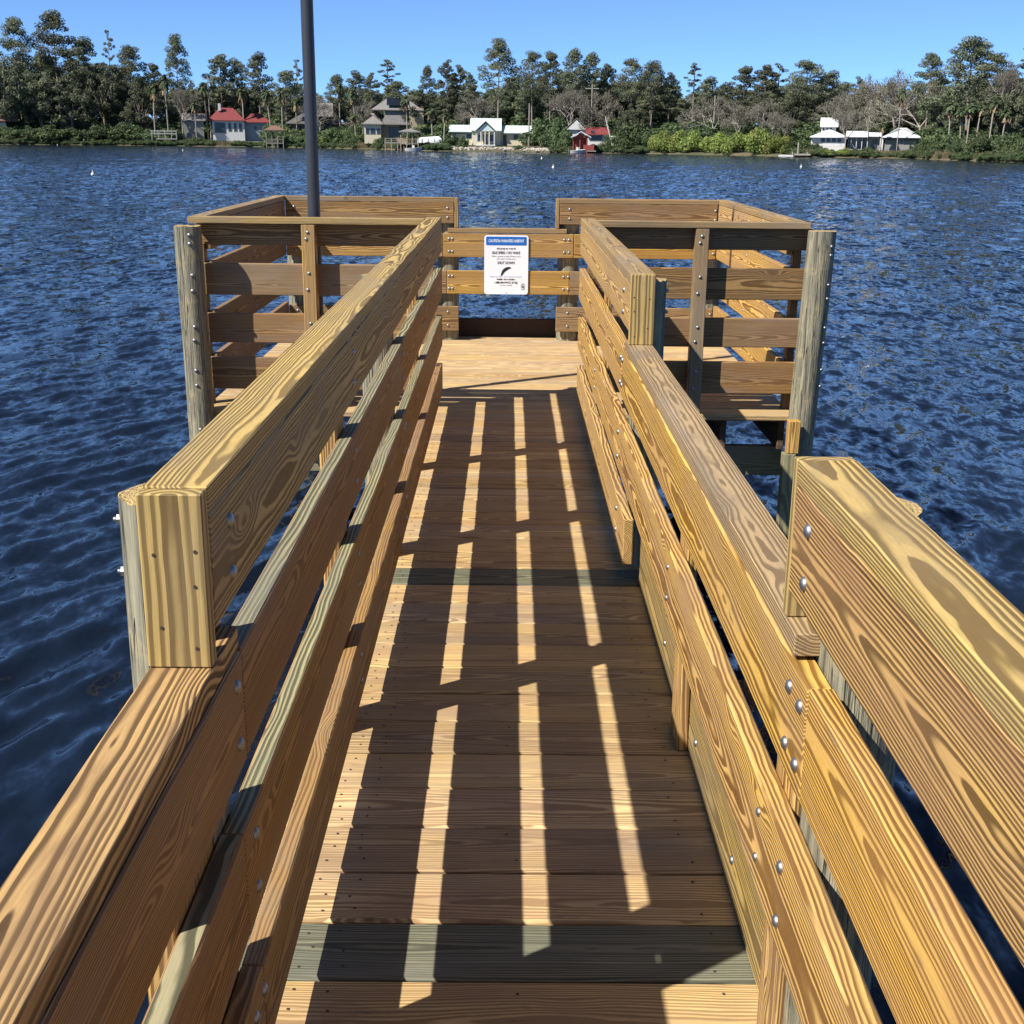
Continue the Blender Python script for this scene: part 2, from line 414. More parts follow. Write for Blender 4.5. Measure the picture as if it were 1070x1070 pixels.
def bolt_end(par, pos, nrm):
    """washer, nut and thread end on the far side of a piling"""
    mb = MB(); p = Vector(pos); d = Vector(nrm).normalized()
    tube(mb, p, p+d*.003, .013, .013, 12, mi=0); tube(mb, p+d*.004, p+d*.010, .008, .008, 6, smooth=False); tube(mb, p+d*.012, p+d*.015, .004, .004, 8)
    return mb.build('bolt_end', M_BOLT, par)

# ------------------------------------------------------------------ pier
XL, XR = -.402, .434          # inner faces of the walkway railings
T = .038; CW = .089
ZT, ZC, ZF = 1.147, 1.110, .940      # tall rail: cap top, cap underside, fascia underside
ZLT, ZLC = .895, .857                # low rail cap
B1 = (.667, .852); B2 = (.373, .560); B3 = (.085, .262)
NEAR = -2.6
YA = 7.635                    # far end of walkway railings
FRONT = 7.47; BACK = 10.20

# --- deck
def make_deck():
    root = empty('pier_deck', (0, 4, 0), 'brown plank deck of the pier, walkway and wide end platform', 'pier deck')
    mb = MB(); pit = .19; y = 2.088 - 25*pit; k = 0
    scr = MB()
    gray = {22: 1}
    while y < 7.44-pit*.5:
        tn = rng.uniform(.0, 1.1)
        mi = 0
        if abs(y-2.088) < .02 or abs(y-2.088-12*pit) < .02: mi = 1
        dz = rng.uniform(-.0015, .0015); dx = rng.uniform(-.006, .006)
        lumber(mb, -.545+dx, .545+dx, y+.0042, y+pit-.0042, -.038+dz, dz, tone=tn, b=.006, mi=mi)
        if y > .3:
            for sx in (-.40, -.33, 0.43, 0.02):
                if sx == .02 and k % 3: continue
                for f in (.2, .5, .8):
                    if sx > 0 and f == .5: continue
                    px = sx+rng.uniform(-.012, .012); py = y+pit*f+rng.uniform(-.008, .008)
                    scr.add([(px+.0035*math.cos(a), py+.0035*math.sin(a), dz+.0012) for a in [i*math.pi/4 for i in range(8)]], [tuple(range(8))])
        y += pit; k += 1
    while y < 10.44:
        tn = rng.uniform(.3, 1.0)
        dz = rng.uniform(-.001, .001)
        lumber(mb, -1.86, 1.76, y+.0042, y+pit-.0042, -.038+dz, dz, tone=tn, b=.006)
        y += pit
    mb.build('deck_planks', [W_DECK, W_DECKG], root)
    o = scr.build('screws', M_SCREW, root); o['kind'] = 'stuff'
    for x in (-.52, -.02, .48):
        board('stringer', root, x, x+.04, NEAR, 7.50, -.275, -.042, W_GREEN)
    for xx in (-1.80, -1.32, -.85, .90, 1.32, 1.68):
        board('joist', root, xx, xx+.04, 7.49, 10.40, -.235, -.042, W_DARKW, tone=.8)
    board('cross_beam', root, -1.80, 1.74, 7.60, 7.65, -.43, -.238, W_GREEN, tone=.15)
    board('cross_beam', root, -1.95, 1.86, 10.1, 10.15, -.42, -.245, W_GREEN, tone=.1)
    for yy in (1.60, 4.60): board('cross_beam', root, -.62, .66, yy, yy+.05, -.46, -.28, W_GREEN, tone=.2)
    board('toe_board', root, -1.84, 1.74, 10.46, 10.50, -.10, .15, W_DARKW, tone=.0)  # very dark wood here paints in the shade along the back edge
    return root
W_DECK = wood('deck_pine', (.84, .61, .31), (.68, .46, .215), (.20, .11, .048), .0062, .75, (.40, .23, .11), .5, rough=.7, knots=.8)
W_DECKG = wood('green_grey_deck_pine', (.28, .27, .175), (.19, .19, .125), (.035, .036, .026), .0070, .85, (.17, .18, .13), .5, rough=.7, knots=.8)
make_deck()

def xbolts(o, x, nx, y, zs, s=1.0):
    for z in zs: bolt(o, (x, y, z), (nx, 0, 0), s)
def pair(b): return (b[0]+.045, b[1]-.045)

# --- left railing of the walkway
def side_rail(which):
    s = -1 if which == 'L' else 1
    X = XL if s < 0 else XR
    def xs(a, b): return (X+s*a, X+s*b) if s > 0 else (X-b, X-a)
    lab = ('left walkway railing of brown boards, low in front and tall beyond its first piling' if s < 0 else
           'right walkway railing of sunlit golden boards, tall at both ends and low between')
    root = empty('walkway_railing', (X, 3, 0), lab, 'railing', 'railings of the pier')
    nx = -s
    if s < 0:
        hi = [(1.605, YA)]; lo = [(NEAR, 1.735)]; piles = [-1.35, 1.72, 4.73]; cleats = [(.05, .20), (1.44, 1.67), (3.13, 3.28), (6.0, 6.13)]  # cleat overlapping the piling added and widened to keep sun off the deck
        split1 = [NEAR, 1.752, 4.75, YA]; split2 = [NEAR, 1.70, 4.72, YA]; split3 = [NEAR, 1.78, 4.70, YA]
    else:
        hi = [(NEAR, 1.785), (4.46, YA)]; lo = [(1.72, 4.56)]; piles = [-1.4, 1.69, 4.66]; cleats = [(.1, .25), (1.80, 1.93), (3.05, 3.19), (6.0, 6.13)]
        split1 = [NEAR, 1.62, 4.66, YA]; split2 = [NEAR, 4.64, YA]; split3 = [4.36, YA]
    for a, b in hi:
        m = W_CAPY if s < 0 or a < 0 else W_CAPG
        cuts = [a, b] if b-a < 3.5 else [a, (4.75 if a < 4 and b > 5 else (a+b)/2), b]
        for q0, q1 in zip(cuts, cuts[1:]):
            board('top_rail', root, *xs(0, CW), q0+.001, q1-.001, ZC, ZT, m, b=.002, tone=.8)
        f = W_CAPY if s < 0 else (W_BOLD if a < 0 else W_GOLD)
        for q0, q1 in zip(cuts, cuts[1:]):
            o = board('fascia_board', root, *xs(0, T), q0+.001, q1-.001, ZF, ZC-.0006, f, tone=.35 if s < 0 else .7, pith=(.01, .045))
            for yy in piles:
                if q0 < yy < q1 or abs(yy-q0) < .12 or abs(yy-q1) < .12:
                    for d in ((-.03, .03) if (min(abs(yy-q0), abs(yy-q1)) < .1 and q0 > 2) else (0,)):
                        if q0+.02 < yy+d < q1-.02: xbolts(o, X, nx, yy+d, pair((ZF, ZC)))
            for c in cleats:
                if s < 0 and q0 < c[0] < q1 and c[0] != 1.44: xbolts(o, X, nx, sum(c)/2, pair((ZF, ZC)), .75)
    # end boards closing the tall rail where it steps down
    for yy, d in ([(1.605, -1)] if s < 0 else [(1.785, 1), (4.46, -1)]):
        y0, y1 = (yy-.030, yy-.001) if d < 0 else (yy+.001, yy+.030)
        e = board('end_board', root, *xs(.001, CW), y0, y1, ZLT+.001, ZT-.002, W_END, b=.002, tone=.75, pith=(.0, .028))
        for (ax, az) in ((.014, .17), (.017, .12), (.07, .165), (.066, .06), (.02, .03)):
            mb = MB(); xx = X+s*ax; zc = ZLT+az; yv = y0-.0008 if d < 0 else y1+.0008
            mb.add([(xx+.0028*math.cos(k), yv, zc+.0028*math.sin(k)) for k in [i*math.pi/4 for i in range(8)]], [tuple(range(8))])
            mb.build('screw', M_SCREW, e)
    for a, b in lo:
        board('top_rail', root, *xs(0, CW), a, b, ZLC+.001, ZLT, W_LOW if s < 0 else W_CAPG, b=.002, tone=.7, pith=(.012, -.030) if s < 0 else None)
    # boards
    def run(B, sp, mat, tones, top):
        for i, (a, b) in enumerate(zip(sp, sp[1:])):
            m = mat(a) if callable(mat) else mat
            dz = rng.uniform(-.003, .003)
            o = board('rail_board', root, *xs(0, T), a+.0015, b-.0015, B[0]+dz, B[1]+dz-(.001 if B is B1 else 0), [m, W_EDGE] if s < 0 and B is not B3 else m, tone=tones[i % len(tones)], topmi=1 if s < 0 and B is not B3 else None)
            for yy in piles:
                offs = (-.035, .035) if any(abs(yy-q) < .12 for q in sp[1:-1]) else (0,)
                for d in offs:
                    if a+.02 < yy+d < b-.02: xbolts(o, X, nx, yy+d+(.02 if s < 0 else .0), pair(B))
            for c in cleats:
                if a < c[0] < b and c[0] != 1.44 and (s < 0 or B is B2): xbolts(o, X, nx, sum(c)/2, (B[0]+.05, B[1]-.05), .75)
    if s < 0:
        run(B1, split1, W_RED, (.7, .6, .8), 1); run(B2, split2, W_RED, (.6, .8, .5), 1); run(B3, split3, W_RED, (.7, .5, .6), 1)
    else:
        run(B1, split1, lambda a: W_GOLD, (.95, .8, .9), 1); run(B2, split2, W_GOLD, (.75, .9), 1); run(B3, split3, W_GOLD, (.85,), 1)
        o = board('kerb_board', root, .503, .541, NEAR, 4.41, .001, .185, W_KERB, tone=.6)
        for yy in (.4, 1.1, 1.95, 2.38, 2.93, 3.6): bolt(o, (.503, yy, .09), (-1, 0, 0), .9)
    for c in cleats:
        z1 = ZC-.002 if any(a <= c[0] <= b for a, b in hi) and not any(a <= c[0] <= b for a, b in lo) else ZLC-.002
        x0, x1 = xs(T+.001, T+.030) if s > 0 else xs(T+.001, CW-.004)
        board('cleat', root, x0, x1, c[0], c[1], .002, z1, W_GOLD, tone=.6)
    for i, yy in enumerate(piles):
        tp = ZC-.006
        p = piling(root, X+s*(T+.046), yy, tp, .071, cut=(-s, X+s*(T+.001)), seed=10*i+(s > 0))
        for z in (pair((ZF, ZC)) + (B1[0]+.09,)):
            bolt_end(p, (X+s*(T+.046+.068), yy, z), (s, 0, 0))
    return root
side_rail('L'); side_rail('R')

# --- railings of the platform
FB = [(.685, .872), (.398, .575), (.112, .308)]
def x_rail(name, label, x0, x1, Yi, out, hi=True, setb=0.0, bx=None, posts=(), cleats=(), capx=None, mats=None, boards=None, capmat=None, tone=.5, thin=False, faceb=None):
    """railing running across (along X). Yi = face of the boards towards the platform, out = +1/-1 side the posts stand on"""
    root = empty(name, ((x0+x1)/2, Yi, 0), label, 'railing', 'railings of the pier')
    def ys(a, b): return (Yi+a, Yi+b) if out > 0 else (Yi-b, Yi-a)
    zt, zc = (ZT, ZC) if hi else (.909, .872)
    cx0, cx1 = capx or (x0, x1)
    board('top_rail', root, cx0, cx1, *ys(0, CW), zc+.001, zt, capmat or W_CAPG, b=.002, tone=.6)
    bs = list(boards or FB)
    if hi: bs = [(ZF+(.040 if setb else .005), ZC-.001)] + bs
    objs = []
    for i, b in enumerate(bs):
        mt = (mats or [W_BROWN]*4)[i % 4]
        nm = 'fascia_board' if hi and i == 0 else 'rail_board'
        b0, b1 = (b[2], b[3]) if len(b) > 3 else (bx or (x0+.002, x1-.002))
        o = board(nm, root, b0, b1, *ys(.001-setb, T-setb), b[0], min(b[1], zc-.001), mt, tone=min(1, max(0, tone+rng.uniform(-.25, .25))))
        for px in posts:
            if b0 < px < b1:
                for z in pair(b): bolt(o, (px, Yi+(.001 if out > 0 else -.001), z), (0, -out, 0))
        objs.append(o)
    for cxx in cleats:
        c = board('cleat', root, cxx-.040, cxx+.040, *ys(T+.001-setb, CW-.002), -.03, zc-.001, W_GOLD if cxx < 0 else W_CAPG, tone=.55)
        k = 0
        for b in bs:
            for z in pair(b):
                if z > .05: bolt(c, (cxx-.012+(.010 if k % 2 else 0), Yi+out*(CW-.002), z), (0, out, 0), .9); k += 1
    for i, px in enumerate(posts):
        piling(root, px, Yi+out*(T+.085), zc-.004, .084, cuty=(-out, Yi+out*(T+.001)), seed=int(px*31)+50)
    return root
def y_rail(name, label, Xi, out, y0, y1, posts=(), mats=None, tone=.5, cleats=()):
    root = empty(name, (Xi, (y0+y1)/2, 0), label, 'railing', 'railings of the pier')
    def xs(a, b): return (Xi+a, Xi+b) if out > 0 else (Xi-b, Xi-a)
    board('top_rail', root, *xs(0, CW), y0, y1, ZC+.002, ZT+.001, W_CAPG, b=.002, tone=.8)
    for i, b in enumerate([(ZF+.005, ZC-.001)]+FB):
        o = board('fascia_board' if i == 0 else 'rail_board', root, *xs(.001, T), y0+.06, y1-.10, b[0], b[1], mats[i % len(mats)], tone=tone+rng.uniform(-.2, .2))
        for py in tuple(posts)+tuple(cleats):
            for z in pair(b): bolt(o, (Xi+out*.001, py, z), (-out, 0, 0), .9)
    for py in posts: piling(root, Xi+out*(T+.085), py, ZC-.004, .084, cut=(-out, Xi+out*(T+.001)), seed=int(py*17))
    for py in cleats:
        board('cleat', root, *xs(T+.001, CW-.002), py-.035, py+.035, -.03, ZC-.001, W_BROWN, tone=.2)
    return root
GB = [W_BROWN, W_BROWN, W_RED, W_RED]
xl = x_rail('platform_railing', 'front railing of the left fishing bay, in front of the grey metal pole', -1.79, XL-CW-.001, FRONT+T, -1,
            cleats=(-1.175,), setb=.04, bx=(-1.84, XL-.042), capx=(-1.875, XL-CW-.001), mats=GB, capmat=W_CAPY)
pl = piling(xl, -1.868, FRONT-.09, ZC-.012, .076, seed=90, lean=(0.01, 0))
for z in (1.05, 1.0, .82, .73, .52, .44, .26, .17, -.1, -.24): bolt(pl, (-1.845+rng.uniform(-.01, .01), FRONT-.09-.074, z), (.1, -1, 0), 1.0)
xr = x_rail('platform_railing', 'front railing of the right fishing bay, half in shadow beside a stout greenish piling', XR+CW+.001, 1.685, FRONT+T, -1,
            cleats=(1.14,), setb=.04, bx=(XR+.042, 1.80), capx=(XR+CW+.001, 1.77), mats=GB)
pr = piling(xr, 1.830, FRONT-.09, ZC-.006, .080, seed=91, lean=(-0.03, 0))
for z in (1.02, .97, .80, .72, .55, .46, .3, .2): bolt(pr, (1.830+.045, FRONT-.09-.068, z), (.45, -.8, 0), .9)
mb = MB(); lumber(mb, 1.68, 1.75, 7.20, 7.27, -.19, .01, tone=.9); mb.build('spacer_block', W_GOLD, xr)
board('brace_post', xr, 1.66, 1.735, 7.20, 7.27, -2.4, -.192, W_GREEN, tone=.35)
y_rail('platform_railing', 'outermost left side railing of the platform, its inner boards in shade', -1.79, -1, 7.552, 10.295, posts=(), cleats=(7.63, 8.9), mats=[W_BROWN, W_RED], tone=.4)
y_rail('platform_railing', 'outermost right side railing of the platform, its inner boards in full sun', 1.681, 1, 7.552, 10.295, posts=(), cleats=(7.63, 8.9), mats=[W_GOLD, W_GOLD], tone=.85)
def back_bay(s, x0, x1, label, posts, mats, capend):
    r = x_rail('platform_railing', label, x0, x1, BACK, 1, posts=posts, mats=mats, capmat=W_CAPG)
    return r
bl = x_rail('platform_railing', 'tall back railing of the left bay, left of the low railing with the sign', -1.79, -.436, BACK, 1,
            posts=(-1.72, -.49), mats=[W_BROWN, W_GOLD, W_BROWN, W_BROWN],
            boards=[(.68, .868, -1.79, -.53), (.384, .572, -1.79, -.50), (.082, .282, -1.79, -.402)])
board('end_board', bl, -.434, -.404, BACK, BACK+CW, .911, ZT-.002, W_CAPG, tone=.8, b=.003)
br = x_rail('platform_railing', 'tall back railing of the right bay, right of the low railing with the sign', .409, 1.679, BACK, 1,
            posts=(.49, 1.66), mats=[W_BROWN, W_GOLD, W_BROWN, W_BROWN],
            boards=[(.68, .868, .53, 1.679), (.384, .572, .50, 1.679), (.082, .282, .395, 1.679)])
board('end_board', br, .379, .407, BACK, BACK+CW, .911, ZT-.002, W_CAPG, tone=.8, b=.003)
bc = x_rail('platform_railing', 'low two board railing carrying the blue and white sign', -.528, .528, BACK, 1, hi=False,
            posts=(), capx=(-.49, .47), mats=[W_GOLD, W_GOLD], boards=[(.68, .868), (.384, .572, -.498, .498)])
for ch in bc.children:
    if ch.name.startswith('rail_board'):
        zc0 = wloc(ch).z
        for x in (-.50+.02, -.452, .452, .49):
            for dz in (-.05, .05): bolt(ch, (x, BACK+.001, zc0+dz), (0, -1, 0))

# --- pole
def make_pole():
    root = empty('light_pole', (-1.165, 7.62, 0), 'tall dark grey metal pole rising past the top of the photo, behind the left bay', 'pole')
    mb = MB(); tube(mb, (-1.165, 7.62, .012), (-1.165, 7.62, 4.6), .0375, .0345, 28); mb.build('pole_shaft', M_POLE, root)
    mb = MB(); lumber(mb, -1.255, -1.075, 7.53, 7.71, .001, .012, b=.003); mb.build('base_plate', M_POLE, root)
    mb = MB(); tube(mb, (-1.165, 7.62, 4.6), (-1.165, 7.62, 4.63), .04, .03, 20); mb.build('pole_cap', M_POLE, root)
    return root
make_pole()

# --- sign
def make_sign():
    x0, x1, z0, z1, Y = -.194, .162, .386, .858, BACK-.012
    root = empty('caution_sign', ((x0+x1)/2, Y, z0), 'white and blue manatee caution sign on the low railing at the back of the platform', 'sign')
    def rrect(x0, x1, z0, z1, r, y, n=6):
        pts = []
        for cx, cz, a0 in ((x1-r, z1-r, 0), (x0+r, z1-r, 90), (x0+r, z0+r, 180), (x1-r, z0+r, 270)):
            for i in range(n+1):
                a = math.radians(a0+90*i/n); pts.append((cx+r*math.cos(a), y, cz+r*math.sin(a)))
        return pts
    def plate(x0, x1, z0, z1, r, y, th, name, mat, par):
        f = rrect(x0, x1, z0, z1, r, y); b = rrect(x0, x1, z0, z1, r, y+th); n = len(f)
        mb = MB(); mb.add(f+b, [tuple(range(n))[::-1], tuple(range(n, 2*n))]+[(i, (i+1) % n, n+(i+1) % n, n+i) for i in range(n)])
        o = mb.build(name, mat, par)
        return o
    white = plain('sign_white', (.78, .79, .82), .35, 0, 3, .02); blue = plain('sign_blue', (.015, .13, .46), .35, 0, 3, .03)
    ink = plain('sign_black', (.015, .015, .03), .5); bink = plain('sign_blue_ink', (.04, .12, .38), .5); wink = plain('sign_white_ink', (.75, .82, .9), .5)
    panel = plate(x0, x1, z0, z1, .022, Y, .003, 'panel', white, root)
    hd = plate(x0+.014, x1-.014, z1-.080, z1-.012, .008, Y-.0012, .001, 'header', blue, root)
    W = x1-x0; cx = (x0+x1)/2
    def text(s, z, size, width, mat, par, name='lettering', bold=True):
        c = bpy.data.curves.new('t', 'FONT'); c.body = s; c.size = size; c.align_x = 'CENTER'; c.align_y = 'CENTER'; c.offset = .0006 if bold else 0
        o = bpy.data.objects.new('t', c); COL.objects.link(o)
        dg = bpy.context.evaluated_depsgraph_get(); dg.update()
        me = bpy.data.meshes.new_from_object(o.evaluated_get(dg)); bpy.data.objects.remove(o); me.name = name
        xsx = [v.co.x for v in me.vertices]; w = max(xsx)-min(xsx); k = width/w
        for v in me.vertices: v.co = Vector((v.co.x*k, 0, v.co.y))
        me.materials.clear(); me.materials.append(mat)
        r = bpy.data.objects.new(name, me); COL.objects.link(r); r.parent = par
        yy = Y-.0026 if par is hd else Y-.0014
        r.location = Vector((cx-.001, yy, z)) - wloc(par)
    text('CAUTION: MANATEE HABITAT', z1-.046, .032, .285, wink, hd)
    text('All project vessels', z1-.106, .020, .155, ink, panel)
    text('IDLE SPEED / NO WAKE', z1-.140, .028, .225, ink, panel)
    text('When a manatee is within 50 feet of work', z1-.168, .016, .235, ink, panel, bold=False)
    text('all in-water activities must', z1-.188, .016, .150, ink, panel, bold=False)
    text('SHUT DOWN', z1-.220, .030, .138, ink, panel)
    text('Report any collision with or injury to a manatee:', z1-.330, .014, .255, bink, panel, bold=False)
    text('Wildlife Alert Hotline:', z1-.352, .017, .155, ink, panel)
    text('1-888-404-FWCC (3922)', z1-.378, .022, .185, ink, panel)
    text('cell *FWC or #FWC', z1-.400, .014, .10, ink, panel, bold=False)
    # manatee: body, tail and flipper
    pts = []
    spine = [(-.040, -.050, .006), (-.034, -.038, .010), (-.026, -.020, .014), (-.012, -.004, .016), (.004, .006, .0155), (.018, .011, .012), (.030, .014, .008), (.040, .012, .004)]
    up = []; dn = []
    for i, (a, b, r) in enumerate(spine):
        q = spine[min(i+1, len(spine)-1)]; p_ = spine[max(i-1, 0)]
        d = Vector((q[0]-p_[0], q[1]-p_[1])).normalized(); n_ = Vector((-d.y, d.x))
        up.append((cx+a+n_.x*r*.8, Y-.0014, z1-.272+b+n_.y*r*.8)); dn.append((cx+a-n_.x*r*.8, Y-.0014, z1-.272+b-n_.y*r*.8))
    mb = MB(); n = len(up); mb.add(up+dn, [(i, n+i, n+i+1, i+1) for i in range(n-1)]); mb.build('manatee_emblem', ink, panel)
    # round agency emblem low on the right
    mb = MB(); ex, ez = cx+.138, z0+.062
    for r0, r1, sz in ((.0135, .0165, 1.6), (.0, .007, 1.6)):
        ring = []
        for r in (r0, r1): ring += [(ex+r*math.cos(2*math.pi*i/24), Y-.0014, ez+r*sz*math.sin(2*math.pi*i/24)) for i in range(24)]
        mb.add(ring, [(i, (i+1) % 24, 24+(i+1) % 24, 24+i) for i in range(24)])
    mb.build('agency_emblem', ink, panel)
    for z in (z1-.012, z0+.012):
        o = bpy.data.objects.new('bolt', BOLT); COL.objects.link(o); o.parent = panel; o.scale = (.35,)*3
        o.location = Vector((cx, Y-.001, z))-wloc(panel); o.rotation_euler = (math.pi/2, 0, 0)
make_sign()

# ------------------------------------------------------------------ the far bank
SHORE = [(-900, 150.9), (-300, 150.9), (0, 151.2), (70, 151.5), (135, 152), (200, 152.8), (270, 153.6), (340, 155), (400, 156.2), (440, 157.6), (470, 158), (535, 158.6), (580, 159.6),
         (640, 160.2), (700, 161.2), (760, 162.4), (810, 163.6), (850, 164.4), (900, 165), (960, 166.2), (1000, 168), (1040, 169.3), (1070, 170.2), (1300, 178), (1700, 190)]
def shore_v(u):
    for (a, va), (b, vb) in zip(SHORE, SHORE[1:]):
        if a <= u <= b: return va+(vb-va)*(u-a)/(b-a)
    return SHORE[-1][1]
def shore(u):
    """point of the water's edge seen at column u"""
    return onZ(u, shore_v(u), WATER_Z)
def bank(u, back=0.0, z=None):
    """a spot on the bank, 'back' metres behind the water's edge along the line of sight"""
    p = shore(u); d = Vector((p.x, p.y, 0)).normalized(); q = p + d*back
    q.z = (WATER_Z + bank_h(back)) if z is None else z
    return q
def bank_h(b): return min(1.2, .25+b*.09) if b < 12 else min(2.2, 1.2+(b-12)*.02)
def hgt(u, vtop, q):
    """height above q at which a thing standing at q reaches image row vtop"""
    r = ray(u, vtop); t = math.hypot(q.x, q.y)/math.hypot(r[0], r[1]); return EYE+r[2]*t-q.z
def px(q): return math.hypot(q.x, q.y)/F*1.02   # metres per photo pixel at q

def ground_mat():
    t = NT('bank_ground'); P = t.n('NewGeometry').outputs['Position']
    a = t.noise(P, .12, 4.0, .6); b = t.noise(P, 1.6, 4.0, .7)
    c = t.mix(t.mr(a, .42, .58), (.06, .075, .028), (.13, .11, .06))
    c = t.mix(t.mr(b, .3, .7, 0, .6), c, (.07, .06, .035))
    t.l(c, t.b.inputs['Base Color']); t.b.inputs['Roughness'].default_value = .95; return t.m
mb = MB(); us = list(range(-300, 1301, 12)) + [1400, 1700]; rows = [-3, 0, 1.5, 4, 8, 14, 30, 80, 250, 500]
vs = []
rr = random.Random(5)
for b in rows:
    for u in us:
        q = bank(u, b + (rr.uniform(-.8, .8) if 0 <= b < 10 else 0)); q.z = WATER_Z + (-1.2 if b < 0 else (.12 if b == 0 else bank_h(b))) ; vs.append(q)
n = len(us)
mb.add(vs, [(i*n+j, i*n+j+1, (i+1)*n+j+1, (i+1)*n+j) for i in range(len(rows)-1) for j in range(n-1)], smooth=True)
tag(mb.build('riverbank', ground_mat(), origin=(0, 0, 0)), kind='structure')

# --- foliage
def leaf_mat(name, dark, mid, light, yellow=None, trans=.28):
    t = NT(name); P = t.n('NewGeometry').outputs['Position']
    tone = t.n('Attribute', attribute_name='tone').outputs['Fac']
    rnd = t.n('ObjectInfo').outputs['Random']
    c = t.mix(t.mr(tone, 0, .5), dark, mid); c = t.mix(t.mr(tone, .5, 1), c, light)
    if yellow: c = t.mix(t.mr(t.noise(P, .35, 2.0), .45, .65, 0, .7), c, yellow)
    hs = t.n('HueSaturation'); t.l(c, hs.inputs['Color']); t.l(t.mr(rnd, 0, 1, .75, 1.3), hs.inputs['Value']); t.l(t.mr(rnd, 0, 1, .485, .512), hs.inputs['Hue'])
    t.l(hs.outputs[0], t.b.inputs['Base Color']); t.b.inputs['Roughness'].default_value = .65; t.b.inputs['Specular IOR Level'].default_value = .25
    tr = t.n('BsdfTranslucent'); t.l(hs.outputs[0], tr.inputs[0]); mx = t.n('MixShader'); mx.inputs[0].default_value = trans
    t.l(t.b.outputs[0], mx.inputs[1]); t.l(tr.outputs[0], mx.inputs[2]); t.l(mx.outputs[0], t.out.inputs[0]); return t.m
L_PINE = leaf_mat('pine_needles', (.070, .082, .052), (.135, .150, .090), (.22, .235, .140))
L_OAK = leaf_mat('oak_leaves', (.060, .072, .045), (.120, .135, .080), (.20, .21, .125))
L_MOSS = leaf_mat('grey_moss_twigs', (.11, .102, .075), (.19, .178, .130), (.30, .28, .215))
L_SHRUB = leaf_mat('shrub_leaves', (.045, .075, .035), (.095, .14, .06), (.17, .21, .09))
L_MARSH = leaf_mat('marsh_leaves', (.10, .14, .035), (.21, .28, .065), (.34, .40, .11), (.25, .25, .08))
L_PALM = leaf_mat('palm_fronds', (.03, .05, .022), (.065, .09, .04), (.14, .16, .08))
L_DEAD = leaf_mat('dead_fronds', (.12, .08, .045), (.22, .155, .085), (.34, .25, .15))
L_REED = leaf_mat('dry_reeds', (.14, .11, .06), (.26, .21, .12), (.38, .32, .19))
M_BARK = plain('bark', (.22, .18, .145), .95, 0, 2, .35); M_PBARK = plain('palm_trunk', (.27, .24, .20), .95, 0, 3, .25)
M_GREYBARK = plain('grey_bark', (.30, .27, .23), .95, 0, 2, .3)

class Tree:
    """builds a unit-free tree mesh pair (trunk mesh, crown mesh) that can be shared by copies"""
def arr_mesh(name, V, Fq, tone, mat, smooth=False):
    me = bpy.data.meshes.new(name); V = np.asarray(V, float); Fq = np.asarray(Fq)
    k = Fq.shape[1]
    me.vertices.add(len(V)); me.vertices.foreach_set('co', V.ravel()); me.loops.add(Fq.size); me.loops.foreach_set('vertex_index', Fq.ravel().astype(np.int32))
    me.polygons.add(len(Fq)); me.polygons.foreach_set('loop_start', np.arange(0, Fq.size, k)); me.update(calc_edges=True)
    a = me.attributes.new('tone', 'FLOAT', 'POINT'); a.data.foreach_set('value', np.repeat(tone, k) if len(tone)*k == len(V) else np.full(len(V), .5))
    me.materials.append(mat); return me
def leaves(R, centres, radii, per, size, tone_j=.25, flat=.75, hang=0.0):
    """leaf-sized quads scattered through clumps"""
    V = []; TN = []
    for c, r in zip(centres, radii):
        n = int(per*max(.4, (r[0]/np.mean([q[0] for q in radii]))**2))
        d = R.normal(size=(n, 3)); d /= np.linalg.norm(d, axis=1)[:, None]
        rad = R.uniform(.35, 1.05, n)**.6
        p = np.array(c) + d*rad[:, None]*np.array(r)
        nr = d*.8 + R.normal(size=(n, 3))*.7; nr[:, 2] += .35; nr /= np.linalg.norm(nr, axis=1)[:, None]
        a = np.cross(nr, R.normal(size=(n, 3))); a /= np.linalg.norm(a, axis=1)[:, None]
        if hang: a = a*(1-hang); a[:, 2] -= hang; a /= np.linalg.norm(a, axis=1)[:, None]
        b = np.cross(nr, a); s = size*R.uniform(.6, 1.5, n)[:, None]
        V.append(np.stack([p-a*s-b*s*.5*flat, p+a*s*.2-b*s*flat, p+a*s+b*s*.4*flat, p-a*s*.1+b*s*flat], 1))
        ct = R.uniform(.25, .75); TN.append(np.clip(ct+R.normal(0, tone_j, n), 0, 1))
    V = np.concatenate(V).reshape(-1, 3); return V, np.arange(len(V)).reshape(-1, 4), np.concatenate(TN)
def limbs(name, segs, mat):
    V = []; Fq = []; n = 6
    for p0, p1, r0, r1 in segs:
        p0 = np.array(p0, float); p1 = np.array(p1, float); d = p1-p0; L = np.linalg.norm(d); d = d/max(L, 1e-6)
        a = np.cross(d, [0.3, .9, .1]); a /= np.linalg.norm(a); b = np.cross(d, a); o = len(V)
        for p, r in ((p0, r0), (p1, r1)):
            for i in range(n): V.append(p+(a*math.cos(2*math.pi*i/n)+b*math.sin(2*math.pi*i/n))*r)
        Fq += [(o+i, o+(i+1) % n, o+n+(i+1) % n, o+n+i) for i in range(n)]
    return arr_mesh(name, V, Fq, np.zeros(0), mat)
